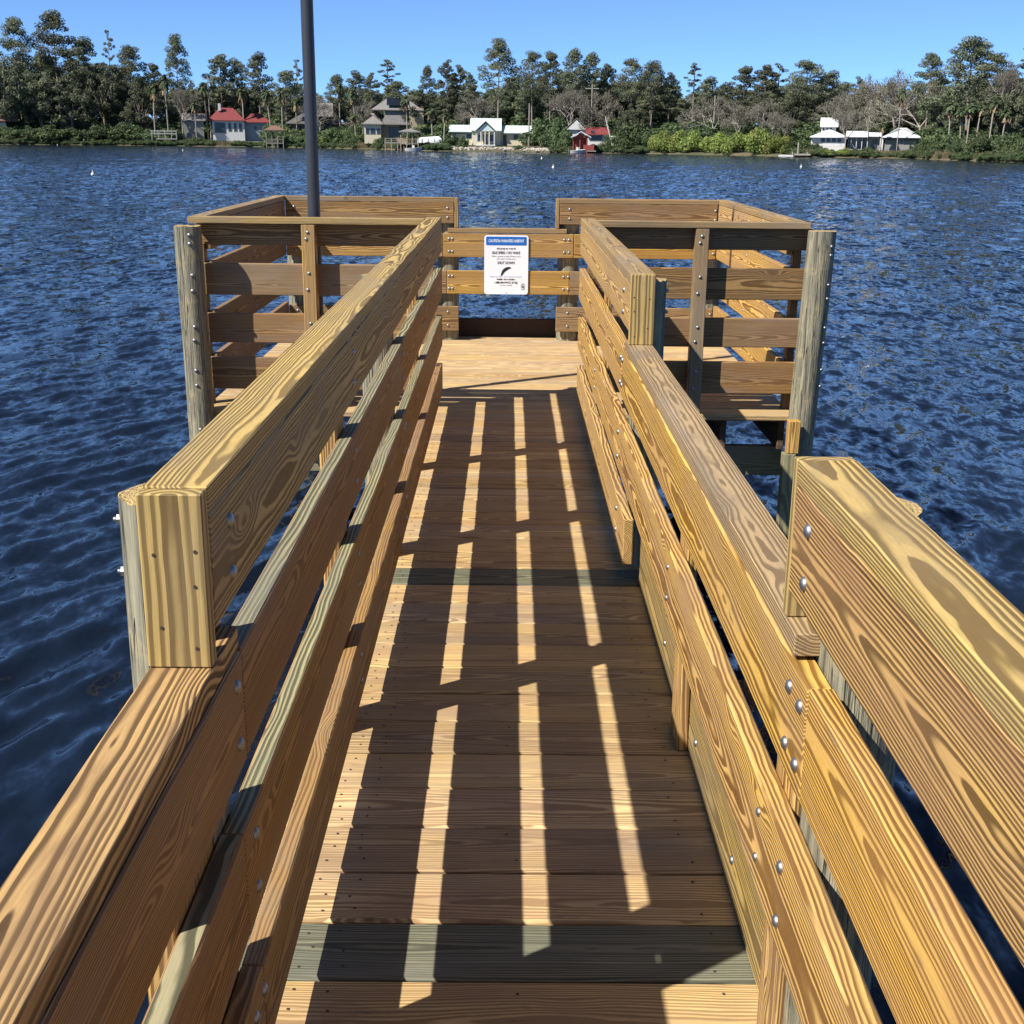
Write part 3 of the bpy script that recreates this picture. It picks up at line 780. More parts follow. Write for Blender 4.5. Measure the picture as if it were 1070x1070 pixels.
def pine(seed, H=24, spread=4.2, base=.45, clumps=34, per=170):
    R = np.random.RandomState(seed); segs = []; bend = R.normal(0, .5, 2); pts = []
    for k in range(9):
        f = k/8; pts.append((bend[0]*math.sin(f*2.5), bend[1]*math.sin(f*2.1), H*.97*f))
    for k in range(8): segs.append((pts[k], pts[k+1], .30*(1-k/9)+.03, .30*(1-(k+1)/9)+.03))
    C = []; RD = []
    for i in range(clumps):
        f = base+(1-base)*(i+.5)/clumps; f = min(.97, f+R.uniform(-.02, .02)); a = i*2.4+R.uniform(-.5, .5)
        w = spread*math.sin(math.pi*min(1, (f-base)/(1-base)*.78+.22))**.8*R.uniform(.55, 1.1)
        p = np.array(pts[min(8, int(f*8))]); p[2] = H*f
        c = p+np.array([math.cos(a)*w, math.sin(a)*w, R.uniform(.2, 1.4)])
        segs.append((p, c, .09, .03)); rr_ = R.uniform(1.0, 1.8)*spread/4.2; C.append(c); RD.append((rr_, rr_, rr_*.55))
        if R.rand() < .5:
            c2 = p+np.array([math.cos(a+.4)*w*.55, math.sin(a+.4)*w*.55, R.uniform(0, 1)]); C.append(c2); RD.append((rr_*.8, rr_*.8, rr_*.5))
    C.append(np.array([pts[8][0], pts[8][1], H*.98])); RD.append((1.1*spread/4.2, 1.1*spread/4.2, .8))
    for k in range(3):   # dead stubs on the lower trunk
        f = R.uniform(.25, base); a = R.uniform(0, 6.3); p = np.array(pts[int(f*8)]); p[2] = H*f; segs.append((p, p+np.array([math.cos(a)*1.5, math.sin(a)*1.5, .3]), .05, .02))
    return limbs('trunk', segs, M_BARK), arr_mesh('crown', *leaves(R, C, RD, per, .16), L_PINE)
def oak(seed, H=14, W=6.0, mat=None, n=70, per=150, low=.10, leaf=.16, bark=None):
    R = np.random.RandomState(seed); segs = [((0, 0, 0), (0.2, 0, H*.35), .38, .26)]; C = []; RD = []
    for i in range(n):
        d = R.normal(size=3); d /= np.linalg.norm(d); f = R.uniform(.45, .95)
        c = np.array([d[0]*W*f, d[1]*W*f, H*(low+1)/2+d[2]*H*(1-low)/2*f*R.uniform(.85, 1.08)])
        r = R.uniform(.12, .24)*W; C.append(c); RD.append((r, r, r*.75))
        if i % 3 == 0: segs.append(((0.2, 0, H*.33), c, .13, .03))
    return limbs('trunk', segs, bark or M_BARK), arr_mesh('crown', *leaves(R, C, RD, per, leaf), mat or L_OAK)
def bare(seed, H=15, W=5.5):
    R = np.random.RandomState(seed); segs = []; tips = []
    def grow(p, d, L, r, k):
        q = p+d*L; segs.append((p, q, r, r*.66))
        if k == 0: tips.append(q); return
        for _ in range(3 if k > 1 else 4):
            nd = d+R.normal(size=3)*.48; nd[2] += .10; nd /= np.linalg.norm(nd); grow(q, nd, L*R.uniform(.62, .86), r*.6, k-1)
        tips.append(q)
    grow(np.zeros(3), np.array([0, 0, 1.0]), H*.26, .30, 5)
    Z = max(t[2] for t in tips); k = H/Z
    segs = [(a*k, b*k, r0, r1) for a, b, r0, r1 in segs]; tips = [t*k for t in tips]
    tips = [tips[i] for i in R.permutation(len(tips))[:340]]
    V, Fq, tn = leaves(R, [t-np.array([0, 0, .25]) for t in tips], [(.65, .65, .85)]*len(tips), 15, .17, .22, .4, .6)
    return limbs('trunk', segs, M_GREYBARK), arr_mesh('crown', V, Fq, tn, L_MOSS)
def palm(seed, H=9.0):
    R = np.random.RandomState(seed); lean = R.normal(0, .5, 2); segs = []; pts = [(lean[0]*f*f, lean[1]*f*f, H*f) for f in np.linspace(0, 1, 7)]
    for a, b in zip(pts, pts[1:]): segs.append((a, b, .19, .17))
    top = np.array(pts[-1]); V = []; TN = []; VD = []; TD = []
    for i in range(64):
        a = R.uniform(0, 6.283); el = R.uniform(-.75, 1.25); L = R.uniform(1.3, 1.9); dead = el < -.45
        if dead: el -= .4
        d = np.array([math.cos(a)*math.cos(el), math.sin(a)*math.cos(el), math.sin(el)]); side = np.array([-math.sin(a), math.cos(a), 0])
        m_ = top+d*L*.55; e = m_+(d*.75+np.array([0, 0, -.75]))*L*.55
        for s_ in (-1, 1):
            w = side*s_*.42+np.array([0, 0, -.15])
            (VD if dead else V).append([top+d*.2, m_, m_+w, top+d*.5+w*.5]); (VD if dead else V).append([m_, e, e+w*.3, m_+w])
            t_ = R.uniform(.2, .9); (TD if dead else TN).extend([t_, t_])
    V = np.array(V).reshape(-1, 3); VD = np.array(VD).reshape(-1, 3)
    return (limbs('trunk', segs, M_PBARK), arr_mesh('crown', V, np.arange(len(V)).reshape(-1, 4), np.array(TN), L_PALM),
            arr_mesh('dead_fronds', VD, np.arange(len(VD)).reshape(-1, 4), np.array(TD), L_DEAD))
def bush(seed, H=3.0, W=3.0, mat=None, n=28, per=150, leaf=.12):
    R = np.random.RandomState(seed); C = []; RD = []; segs = []
    for i in range(n):
        a = R.uniform(0, 6.283); f = R.uniform(0, .85)**.6; c = np.array([math.cos(a)*W*f, math.sin(a)*W*f*.7, H*R.uniform(.12, .92)*(1-.45*f*f)])
        r = R.uniform(.2, .36)*min(W, H); C.append(c); RD.append((r, r, r*.8))
        if i % 4 == 0: segs.append(((0, 0, 0), c, .06, .02))
    return limbs('stems', segs, M_BARK), arr_mesh('foliage', *leaves(R, C, RD, per, leaf), mat or L_SHRUB)

LIB = {'pine': [pine(i, 24, 3.8+.3*(i % 3), .42+.04*(i % 3)) for i in range(5)], 'tallpine': [pine(20+i, 26, 4.8, .50, 36, 170) for i in range(3)],
       'thin': [pine(40+i, 24, 2.2, .62, 13, 60) for i in range(2)],
       'oak': [oak(i, 14, 5.6) for i in range(4)], 'bare': [bare(60+i) for i in range(4)], 'palm': [palm(70+i, 9) for i in range(4)],
       'bush': [bush(80+i) for i in range(4)], 'marsh': [bush(90+i, 3, 3, L_MARSH, 30, 160, .11) for i in range(4)]}
REFH = {'pine': 24.4, 'tallpine': 26.5, 'thin': 24.4, 'oak': 14, 'bare': 15, 'palm': 10.2, 'bush': 3, 'marsh': 3}
REFW = {'pine': 9.5, 'tallpine': 11, 'thin': 5.4, 'oak': 12, 'bare': 11, 'palm': 3.8, 'bush': 6, 'marsh': 6}
PARTS = {'bush': ('stems', 'foliage'), 'marsh': ('stems', 'foliage'), 'palm': ('trunk', 'crown', 'dead_fronds')}
NAME = {'pine': 'pine_tree', 'tallpine': 'pine_tree', 'thin': 'pine_tree', 'oak': 'oak_tree', 'bare': 'bare_tree', 'palm': 'palm_tree', 'bush': 'bush', 'marsh': 'bush'}
GRP = {'pine': 'pine trees on the far bank', 'tallpine': 'pine trees on the far bank', 'thin': 'pine trees on the far bank', 'oak': 'broad green trees on the far bank',
       'bare': 'leafless grey trees on the far bank', 'palm': 'palm trees on the far bank', 'bush': 'bushes along the far bank', 'marsh': 'bushes along the far bank'}
tr = random.Random(11)
def plant(kind, u, vtop, back, wpx, label, v=None):
    q = bank(u, back); h = hgt(u, vtop, q); k = tr.randrange(len(LIB[kind])) if v is None else v
    sz = h/REFH[kind]; sw = (wpx*px(q)/REFW[kind])*(1.08 if kind in ('pine', 'oak') else 1.15 if kind == 'bare' else 1.0) if wpx else sz
    root = empty(NAME[kind], q, label, 'bush' if kind in ('bush', 'marsh') else 'tree', GRP[kind], tr.uniform(0, 6.28)); root.scale = (sw, sw, sz)
    for me, nm in zip(LIB[kind][k], PARTS.get(kind, ('trunk', 'crown'))):
        o = bpy.data.objects.new(nm, me); COL.objects.link(o); o.parent = root
    return root
exec_trees = [
 # kind, column, top row, metres behind the water, crown width px, label
 ('tallpine', 26, 20, 22, 36, 'tall open pine, leftmost of the two high crowns at the left edge of the bank'),
 ('tallpine', 66, 14, 26, 44, 'tallest dark pine at the left end of the bank, right of a slightly lower one'),
 ('pine', 96, 42, 22, 34, 'dark pine just right of the tallest crown at the left end'),
 ('oak', 112, 62, 18, 46, 'dense dark tree under the shoulder right of the tallest left pine'),
 ('thin', 122, 34, 30, 14, 'small thin pine standing alone against the sky at the left'),
 ('pine', 142, 51, 22, 30, 'round topped dark pine right of the small thin one'),
 ('oak', 8, 60, 16, 44, 'dark broad tree at the very left edge of the bank'),
 ('oak', 45, 72, 14, 50, 'dark shaded tree beneath the two tallest left pines'),
 ('oak', 78, 82, 10, 44, 'dark tree behind the waterside bushes at the left'),
 ('oak', 150, 84, 12, 36, 'dark broad tree left of the white dock railing'),
 ('pine', 165, 69, 24, 22, 'short pine left of the lone open pine'),
 ('tallpine', 190, 39, 26, 26, 'lone open pine with gaps in its crown, left of the red roof'),
 ('pine', 236, 58, 30, 30, 'rounded pine rising behind the red roof'),
 ('pine', 250, 63, 34, 24, 'rounded pine to the right above the red roof'),
 ('pine', 274, 57, 26, 26, 'tall pine left of the grey metal pole'),
 ('pine', 300, 76, 22, 28, 'pine just left of the grey metal pole'),
 ('thin', 312, 64, 30, 16, 'slender pine touching the left side of the metal pole'),
 ('pine', 352, 80, 26, 22, 'pine above the dark roofed house by the metal pole'),
 ('pine', 374, 76, 30, 24, 'small pine between the dark house and the mansard house'),
 ('pine', 389, 78, 28, 20, 'round pine left of the mansard roofed house'),
 ('thin', 406, 63, 34, 26, 'light open pine rising above the mansard roof'),
 ('oak', 350, 98, 30, 40, 'broad green tree behind the dark roofed house'),
 ('oak', 432, 92, 28, 44, 'broad green tree right behind the mansard roof'),
 ('pine', 446, 71, 34, 16, 'narrow pine, leftmost of a row right of the mansard house'),
 ('pine', 466, 65, 30, 24, 'pine with a feathery top, second in the row right of the mansard house'),
 ('pine', 481, 70, 32, 24, 'pine third in the row right of the mansard house'),
 ('pine', 492, 78, 28, 20, 'lower pine just left of the highest central pine'),
 ('tallpine', 519, 43, 20, 38, 'highest central pine, standing tall behind the mint roofed house'),
 ('tallpine', 556, 56, 24, 32, 'tall pine to the right above the mint roofed house'),
 ('pine', 574, 57, 26, 26, 'pine in the central group, right of the mint roofed house'),
 ('pine', 596, 54, 24, 26, 'highest pine above the small red boathouse'),
 ('pine', 614, 58, 26, 26, 'pine right above the red boathouse gable'),
 ('pine', 632, 68, 28, 22, 'lower pine right of the boathouse group'),
 ('tallpine', 657, 63, 22, 34, 'broad green pine left of the marsh bushes'),
 ('tallpine', 678, 66, 22, 32, 'broad dark pine over the left end of the marsh bushes'),
 ('pine', 699, 78, 26, 24, 'rounded pine above the left part of the marsh bushes'),
 ('thin', 722, 67, 30, 22, 'thin pale pine rising above its neighbours over the marsh'),
 ('pine', 738, 82, 26, 26, 'low pine right of the thin pale pine'),
 ('pine', 754, 88, 28, 22, 'lowest pine at the dip of the tree line'),
 ('pine', 776, 72, 24, 32, 'rounded pine at the left of the hump over the marsh'),
 ('pine', 794, 69, 22, 30, 'green pine at the middle of the hump over the marsh'),
 ('thin', 809, 67, 26, 22, 'bare stemmed pine with a small crown over the marsh'),
 ('tallpine', 838, 65, 20, 44, 'big green pine behind the floating dock'),
 ('pine', 862, 76, 24, 30, 'pine to the left above the white house with a cupola'),
 ('pine', 892, 82, 30, 20, 'small distant pine right above the white house with a cupola'),
 ('tallpine', 964, 57, 22, 34, 'dark umbrella shaped pine right of the hip roofed house'),
 ('tallpine', 1008, 42, 18, 58, 'largest pine of the far bank, on the right'),
 ('tallpine', 1030, 58, 20, 40, 'pine leaning right of the largest pine'),
 ('thin', 1060, 52, 22, 30, 'open thin pine at the right edge of the bank'),
 ('oak', 1048, 84, 16, 44, 'green broad tree near the right edge of the bank'),
 ('oak', 985, 86, 20, 50, 'dark broad tree behind the palms on the right'),
 ('oak', 1072, 78, 16, 40, 'green tree cut by the right edge of the photo'),
 ('oak', 822, 96, 16, 36, 'green leafy tree left of the white house with a cupola'),
 ('oak', 660, 108, 14, 30, 'dark leafy tree behind the dark waterside bush at the centre'),
 ('bare', 595, 92, 16, 40, 'leafless grey tree right behind the mint roofed house'),
 ('bare', 632, 96, 20, 32, 'leafless brown tree behind the red roofed building'),
 ('bare', 744, 100, 14, 34, 'leafless pale tree over the marsh bushes, left of another'),
 ('bare', 770, 104, 12, 34, 'leafless grey tree over the middle of the marsh bushes'),
 ('bare', 795, 102, 13, 34, 'leafless pale tree over the right part of the marsh bushes'),
 ('bare', 806, 116, 8, 26, 'low leafless tree at the right end of the marsh bushes'),
 ('bare', 878, 94, 16, 44, 'grey mossy tree rising behind the white house with a cupola'),
 ('bare', 905, 78, 20, 46, 'tall leafless tree between the white house and the hip roofed house'),
 ('bare', 932, 72, 22, 50, 'tallest leafless brown tree above the hip roofed house'),
 ('bare', 958, 86, 16, 44, 'leafless tree right of the hip roofed house'),
 ('bare', 1042, 66, 17, 34, 'pale leafless tree amid the largest pines on the right'),
 ('bare', 882, 112, 4, 26, 'small grey tree in front of the porch of the white house'),
 ('bare', 192, 92, 16, 26, 'leafless brown tree under the lone open pine'),
 ('bare', 335, 100, 16, 30, 'leafless tree right of the metal pole above the dark roof'),
 ('bare', 380, 104, 14, 26, 'leafless tree left of the mansard roofed house'),
 ('bare', 500, 96, 24, 40, 'leafless tree behind the left half of the mint roofed house'),
 ('palm', 163, 84, 8, 15, 'palm left of the white dock railing'), ('palm', 177, 76, 10, 15, 'tall palm above the white dock railing'),
 ('palm', 206, 104, 10, 12, 'palm behind the grey shed'), ('palm', 218, 84, 20, 14, 'palm behind the left end of the red roof'), ('palm', 256, 88, 18, 15, 'shaggy palm behind the red roof'),
 ('palm', 284, 92, 12, 14, 'palm on a bare stem behind the small brown gazebo'), ('palm', 296, 90, 12, 14, 'palm right behind the small brown gazebo'), ('palm', 311, 100, 10, 11, 'short palm against the left side of the metal pole'),
 ('palm', 356, 84, 18, 13, 'palm above the right end of the dark roof'), ('palm', 372, 90, 12, 14, 'tall stemmed palm between the two grey houses'), ('palm', 372, 118, 6, 12, 'low dark palm between the two grey houses'),
 ('palm', 400, 118, 7, 11, 'palm in front of the mansard house windows'), ('palm', 426, 98, 6, 13, 'palm standing before the mansard roof'),
 ('palm', 452, 112, 12, 16, 'palm right beside the mansard house'), ('palm', 464, 116, 9, 16, 'palm with brown fronds left of the mint roofed house'),
 ('palm', 552, 137, 4, 9, 'small palm in front of the mint roofed house'),
 ('palm', 936, 89, 6, 11, 'slender tall palm in front of the hip roofed house'), ('palm', 919, 127, 4, 12, 'short shaggy palm left of the hip roofed house'),
 ('palm', 989, 104, 8, 17, 'palm on a pale straight stem, leftmost of the right hand grove'), ('palm', 1001, 110, 12, 15, 'palm second in the right hand grove'), ('palm', 1008, 106, 8, 16, 'thick stemmed palm in the middle of the right hand grove'),
 ('palm', 1017, 104, 10, 15, 'palm right of the thick stemmed one in the right hand grove'), ('palm', 1031, 98, 9, 17, 'brownish palm in the right hand grove'), ('palm', 1044, 112, 10, 16, 'low palm at the right of the right hand grove'),
 ('bush', 20, 136, 4, 34, 'leafy green bush at the water, far left'), ('bush', 46, 129, 6, 46, 'largest green bush at the left waterside'), ('bush', 74, 134, 5, 40, 'dark bush at the left waterside'),
 ('bush', 102, 130, 5, 42, 'green bush lit at its top on the left waterside'), ('bush', 132, 128, 5, 40, 'dark green bush left of the white dock railing'), ('bush', 152, 136, 4, 26, 'dark bush at the foot of the white dock railing'),
 ('bush', 206, 142, 3, 18, 'small bush before the grey shed'), ('bush', 316, 140, 3, 28, 'bush at the foot of the metal pole, on the far bank'), ('bush', 350, 134, 6, 30, 'dark bush before the dark roofed house'),
 ('bush', 366, 140, 3, 20, 'bush left of the mansard house lawn'), ('bush', 398, 144, 2, 18, 'low bush before the mansard house'), ('bush', 462, 146, 6, 14, 'low bush left of the rocks'),
 ('bush', 484, 142, 6, 10, 'small round bush by the mint roofed house'), ('bush', 541, 151, 2, 13, 'round bush at the edge of the rocks'),
 ('bush', 583, 125, 8, 24, 'tall dark bush between the mint roofed house and the boathouse'), ('bush', 590, 138, 4, 22, 'dark bush left of the red boathouse'),
 ('bush', 632, 149, 2, 16, 'low bush right of the red boathouse'), ('bush', 655, 131, 5, 42, 'large dark bush left of the marsh bushes'), ('bush', 672, 136, 5, 26, 'dark bush touching the marsh bushes'),
 ('bush', 964, 145, 4, 22, 'bush at the right end of the hip roofed house'), ('bush', 1000, 146, 4, 22, 'bush before the palm grove'), ('bush', 1024, 136, 5, 36, 'large bush below the palm grove'), ('bush', 1052, 140, 5, 34, 'dark bush near the right edge'), ('bush', 1076, 136, 4, 30, 'bush cut by the right edge of the photo'),
 ('marsh', 300, 143, 3, 20, 'yellow green bush left of the metal pole'), ('marsh', 335, 141, 3, 30, 'yellow green bush right of the metal pole'),
 ('marsh', 690, 138, 4, 26, 'yellow green bush at the left end of the marsh'), ('marsh', 709, 138, 4, 26, 'yellow green bush second from the left in the marsh'), ('marsh', 729, 139, 4, 26, 'yellow green bush left of the middle of the marsh'),
 ('marsh', 748, 140, 4, 26, 'yellow green bush in the middle of the marsh'), ('marsh', 772, 137, 4, 30, 'yellow green bush right of the middle of the marsh'), ('marsh', 793, 133, 5, 30, 'tallest yellow green bush of the marsh'), ('marsh', 812, 140, 4, 24, 'yellow green bush at the right end of the marsh'),
 ('marsh', 862, 156, 1.5, 22, 'low yellow green bush before the white house with a cupola'), ('marsh', 882, 155, 1.5, 22, 'low bush before the porch of the white house'), ('bush', 850, 150, 4, 16, 'bush left of the white house with a cupola'),
 ('bush', 905, 154, 2, 18, 'low bush between the white house and the hip roofed house'),
]
for k_, u_, v_, b_, w_, l_ in exec_trees:
    if k_ == 'marsh' and u_ > 600 and b_ > 3: b_, w_ = 3.2, w_*1.35
    plant(k_, u_, v_, b_, w_, l_)

# the wood behind, one mass
def joined(name, entries, mats):
    """many shared tree meshes merged into one object"""
    Vs = []; Fs = []; T_ = []; MI = []; off = 0
    for me, q, s, rot, mi in entries:
        n = len(me.vertices); v = np.empty(n*3); me.vertices.foreach_get('co', v); v = v.reshape(-1, 3)*np.array(s)
        c, s_ = math.cos(rot), math.sin(rot); v = np.stack([v[:, 0]*c-v[:, 1]*s_, v[:, 0]*s_+v[:, 1]*c, v[:, 2]], 1)+np.array(q)
        f = np.empty(len(me.loops), np.int32); me.loops.foreach_get('vertex_index', f); f = f.reshape(-1, 4)+off
        tn = np.empty(n); me.attributes['tone'].data.foreach_get('value', tn)
        Vs.append(v); Fs.append(f); T_.append(tn); MI.append(np.full(len(f), mi)); off += n
    V = np.concatenate(Vs); Fq = np.concatenate(Fs)
    me = bpy.data.meshes.new(name); me.vertices.add(len(V)); me.vertices.foreach_set('co', V.ravel()); me.loops.add(Fq.size); me.loops.foreach_set('vertex_index', Fq.ravel().astype(np.int32))
    me.polygons.add(len(Fq)); me.polygons.foreach_set('loop_start', np.arange(0, Fq.size, 4)); 
    for m_ in mats: me.materials.append(m_)
    me.polygons.foreach_set('material_index', np.concatenate(MI).astype(np.int32)); me.update(calc_edges=True)
    a = me.attributes.new('tone', 'FLOAT', 'POINT'); a.data.foreach_set('value', np.concatenate(T_))
    o = bpy.data.objects.new(name, me); COL.objects.link(o); return o
WM = [L_PINE, L_OAK, L_MOSS, M_BARK, M_GREYBARK]
SKYLINE = [(-400, 80), (-200, 70), (0, 66), (60, 62), (110, 60), (135, 72), (165, 84), (200, 88), (240, 84), (300, 92), (340, 98), (400, 92), (440, 88), (500, 90), (560, 80), (620, 78), (680, 82), (730, 94), (760, 100), (800, 84), (860, 90), (900, 96), (950, 90), (1000, 80), (1070, 84), (1200, 70), (1500, 60)]
def sk(u):
    for (a, va), (b, vb) in zip(SKYLINE, SKYLINE[1:]):
        if a <= u <= b: return va+(vb-va)*(u-a)/(b-a)
    return 90
ent = []
u = -380.0
while u < 1480:
    for bk, dv in ((46, 0), (36, 10)):
        kind = tr.choice(['pine', 'pine', 'oak', 'oak', 'bare' if bk == 34 else 'pine']); k = tr.randrange(len(LIB[kind]))
        uu = u+tr.uniform(-8, 8); q = bank(uu, bk+tr.uniform(-4, 4)); h = hgt(uu, sk(min(1499, max(-399, uu)))+dv+tr.uniform(-5, 7), q)
        s = h/REFH[kind]; sx = (.85 if kind == 'oak' else 1.15)*max(.6, s)*tr.uniform(.85, 1.15)
        rot = tr.uniform(0, 6.28); fm = {'pine': 0, 'oak': 1, 'bare': 2}[kind]
        ent.append((LIB[kind][k][1], q, (sx, sx, s), rot, fm)); ent.append((LIB[kind][k][0], q, (sx, sx, s), rot, 4 if kind == 'bare' else 3))
    u += 10
wd = joined('woodland', ent, WM); wd['kind'] = 'stuff'
# underbrush below the trees and dry reeds at the water's edge
ent = []
u = -60.0
while u < 1130:
    if not (190 < u < 290 or 380 < u < 440 or 475 < u < 575 or 590 < u < 640 or 845 < u < 960):
        for bk in (12, 20, 30):
            uu = u+tr.uniform(-6, 6); q = bank(uu, bk+tr.uniform(-2, 2)); me = LIB['bush'][tr.randrange(4)]; s = (tr.uniform(1.0, 1.9) if bk > 12 else tr.uniform(.7, 1.1))*(.75 if u > 960 else 1)
            ent.append((me[1], q, (s*1.4, s*1.4, s), tr.uniform(0, 6.28), 0))
    elif True:
        for bk in (38,):
            q = bank(u, bk); me = LIB['bush'][tr.randrange(4)]; s = 2.2; ent.append((me[1], q, (s*1.5, s*1.5, s), tr.uniform(0, 6.28), 0))
    u += 11
u = -60.0
while u < 1130:
    for bk in (.6, 3.0):
        if (470 < u < 578) or (598 < u < 622) or (676 < u < 825) or (tr.random() < .45 and (196 < u < 262 or 355 < u < 408 or 896 < u < 1003)): continue
        uu = u+tr.uniform(-3, 3); q = bank(uu, bk+tr.uniform(-.4, .6)); me = LIB['bush'][tr.randrange(4)]; s = tr.uniform(.16, .42)
        ent.append((me[1], q, (s*1.5, s*1.5, s), tr.uniform(0, 6.28), 0))
    u += 5
o = joined('underbrush', ent, [L_SHRUB]); o['kind'] = 'stuff'
R = np.random.RandomState(4); V = []; TN = []
for (ua, ub) in ((196, 262), (355, 408), (896, 1003), (826, 850), (1003, 1070), (-40, 30), (285, 300)):
    for _ in range(int((ub-ua)*34)):
        uu = R.uniform(ua, ub); q = np.array(bank(uu, R.uniform(.2, 5))); h = R.uniform(.35, 1.15); a = R.uniform(0, 6.28); w = np.array([math.cos(a), math.sin(a), 0])*.05
        l = np.array([R.normal(0, .15), R.normal(0, .15), h]); q[2] -= .15
        V.append([q-w, q+w, q+l+w*.3, q+l-w*.3]); TN.append(R.rand())
V = np.array(V).reshape(-1, 3); me = arr_mesh('reeds', V, np.arange(len(V)).reshape(-1, 4), np.array(TN), L_REED)
o = bpy.data.objects.new('reeds', me); COL.objects.link(o); o['kind'] = 'stuff'

# ------------------------------------------------------------------ buildings on the far bank
def rx(o, q, face_cam=True): return o
M_WHITE = plain('white_paint', (.60, .60, .58), .6, 0, 3, .04); M_CREAM = plain('cream_paint', (.60, .55, .38), .7, 0, 3, .05); M_REDR = plain('red_metal_roof', (.20, .042, .040), .6, 0, 2, .12)
M_MINT = plain('pale_mint_roof', (.54, .64, .61), .5, 0, 2, .04); M_WROOF = plain('white_metal_roof', (.66, .68, .70), .45, 0, 2, .03); M_SHING = plain('grey_shingle', (.20, .185, .175), .9, 0, 2, .18)
M_DSH = plain('dark_shingle', (.105, .095, .09), .9, 0, 2, .2); M_GLASS = plain('window_glass', (.03, .04, .05), .15, 0, 2, .1); M_BLUEG = plain('blue_grey_siding', (.24, .30, .36), .7, 0, 3, .08)
M_GREYW = plain('grey_green_wall', (.22, .225, .205), .8, 0, 3, .1); M_TANW = plain('tan_shingle_wall', (.36, .29, .19), .85, 0, 2, .15); M_REDW = plain('red_painted_wood', (.26, .05, .038), .7, 0, 3, .12)
M_BROWNR = plain('brown_roof', (.17, .10, .07), .85, 0, 3, .15); M_PALE = plain('faded_white_timber', (.40, .39, .36), .8, 0, 3, .2); M_PIER = plain('old_grey_timber', (.30, .27, .23), .9, 0, 3, .2); M_PANEL = plain('solar_panel', (.012, .014, .022), .2, 0, 2, .1)
M_ROCK = plain('rubble_rock', (.40, .36, .30), .9, 0, 1.2, .35); M_BUOY = plain('buoy_white', (.8, .8, .78), .4)

class House:
    """local frame: x to the right as seen across the river, y away from the water, metres"""
    def __init__(s, name, u, back, label, cat='house', turn=0.0, gz=None):
        s.q = bank(u, back); d = Vector((s.q.x, s.q.y)).normalized(); s.rz = math.atan2(d.y, d.x)-math.pi/2+turn
        if gz is not None: s.q.z = WATER_Z+gz
        s.root = empty(name, s.q, label, cat, None, s.rz); s.k = px(s.q); s.u = u
    def put(s, name, mb_fn, mat, par=None):
        m_ = MB(); mb_fn(m_); v = np.array(m_.v); off = (v.min(0)+v.max(0))/2; m_.v = [tuple(np.array(a)-off) for a in m_.v]
        me = bpy.data.meshes.new(name); me.from_pydata(m_.v, [], m_.f); me.materials.append(mat); o = bpy.data.objects.new(name, me); COL.objects.link(o)
        p = par or s.root; o.parent = p; loc = Vector(off); 
        if par is not None: loc -= Vector(par['_o'])
        o.location = loc; o['_o'] = tuple(float(a) for a in off); return o
    def box(s, name, x0, x1, y0, y1, z0, z1, mat, par=None):
        return s.put(name, lambda m_: m_.add(*bevel_box(x0, x1, y0, y1, z0, z1, .02)), mat, par)
    def hip(s, name, x0, x1, y0, y1, z0, z1, inset, mat, par=None, top=None, th=.18):
        def f(m_):
            ym = (y0+y1)/2; ix = inset; iy = (y1-y0)/2-.05 if top is None else top
            vs = [(x0, y0, z0), (x1, y0, z0), (x1, y1, z0), (x0, y1, z0), (x0, y0, z0+th), (x1, y0, z0+th), (x1, y1, z0+th), (x0, y1, z0+th),
                  (x0+ix, y0+iy, z1), (x1-ix, y0+iy, z1), (x1-ix, y1-iy, z1), (x0+ix, y1-iy, z1)]
            m_.add(vs, [(3, 2, 1, 0), (0, 1, 5, 4), (1, 2, 6, 5), (2, 3, 7, 6), (3, 0, 4, 7), (4, 5, 9, 8), (5, 6, 10, 9), (6, 7, 11, 10), (7, 4, 8, 11), (8, 9, 10, 11)])
        return s.put(name, f, mat, par)
    def gable(s, name, x0, x1, y0, y1, z0, z1, mat, axis='x', par=None, th=.16):
        """pitched roof with real thickness; ridge along axis"""
        def f(m_):
            if axis == 'x': P = [(x0, y0, z0), (x0, (y0+y1)/2, z1), (x0, y1, z0)]; Q = [(x1, b, c) for a, b, c in P]
            else: P = [(x0, y0, z0), ((x0+x1)/2, y0, z1), (x1, y0, z0)]; Q = [(a, y1, c) for a, b, c in P]
            vs = P+[(a, b, c+th) for a, b, c in P]+Q+[(a, b, c+th) for a, b, c in Q]
            m_.add(vs, [(0, 1, 7, 6), (1, 2, 8, 7), (3, 9, 10, 4), (4, 10, 11, 5), (0, 6, 9, 3), (2, 5, 11, 8), (0, 3, 4, 1), (1, 4, 5, 2), (6, 7, 10, 9), (7, 8, 11, 10)])
        return s.put(name, f, mat, par)
    def tri(s, name, x0, x1, y, th, z0, z1, mat, par=None):
        return s.put(name, lambda m_: m_.add([(x0, y, z0), (x1, y, z0), ((x0+x1)/2, y, z1), (x0, y+th, z0), (x1, y+th, z0), ((x0+x1)/2, y+th, z1)],
                     [(0, 1, 2), (5, 4, 3), (0, 3, 4, 1), (1, 4, 5, 2), (2, 5, 3, 0)]), mat, par)
    def window(s, x, z, w, h, y, frame=None, par=None):
        f = s.box('window', x-w/2-.08, x+w/2+.08, y-.06, y+.02, z-.08, z+h+.08, frame or M_WHITE, par)
        s.box('pane', x-w/2, x+w/2, y-.09, y-.05, z, z+h, M_GLASS, f); return f
    def posts(s, xs_, y, z0, z1, w, mat, name='post'):
        for x in xs_: s.box(name, x-w/2, x+w/2, y-w/2, y+w/2, z0, z1, mat)

def X_(h, u): return (u-h.u)*h.k        # photo column -> local metres
def Z_(h, v): return hgt(h.u, v, h.q)   # photo row -> local height

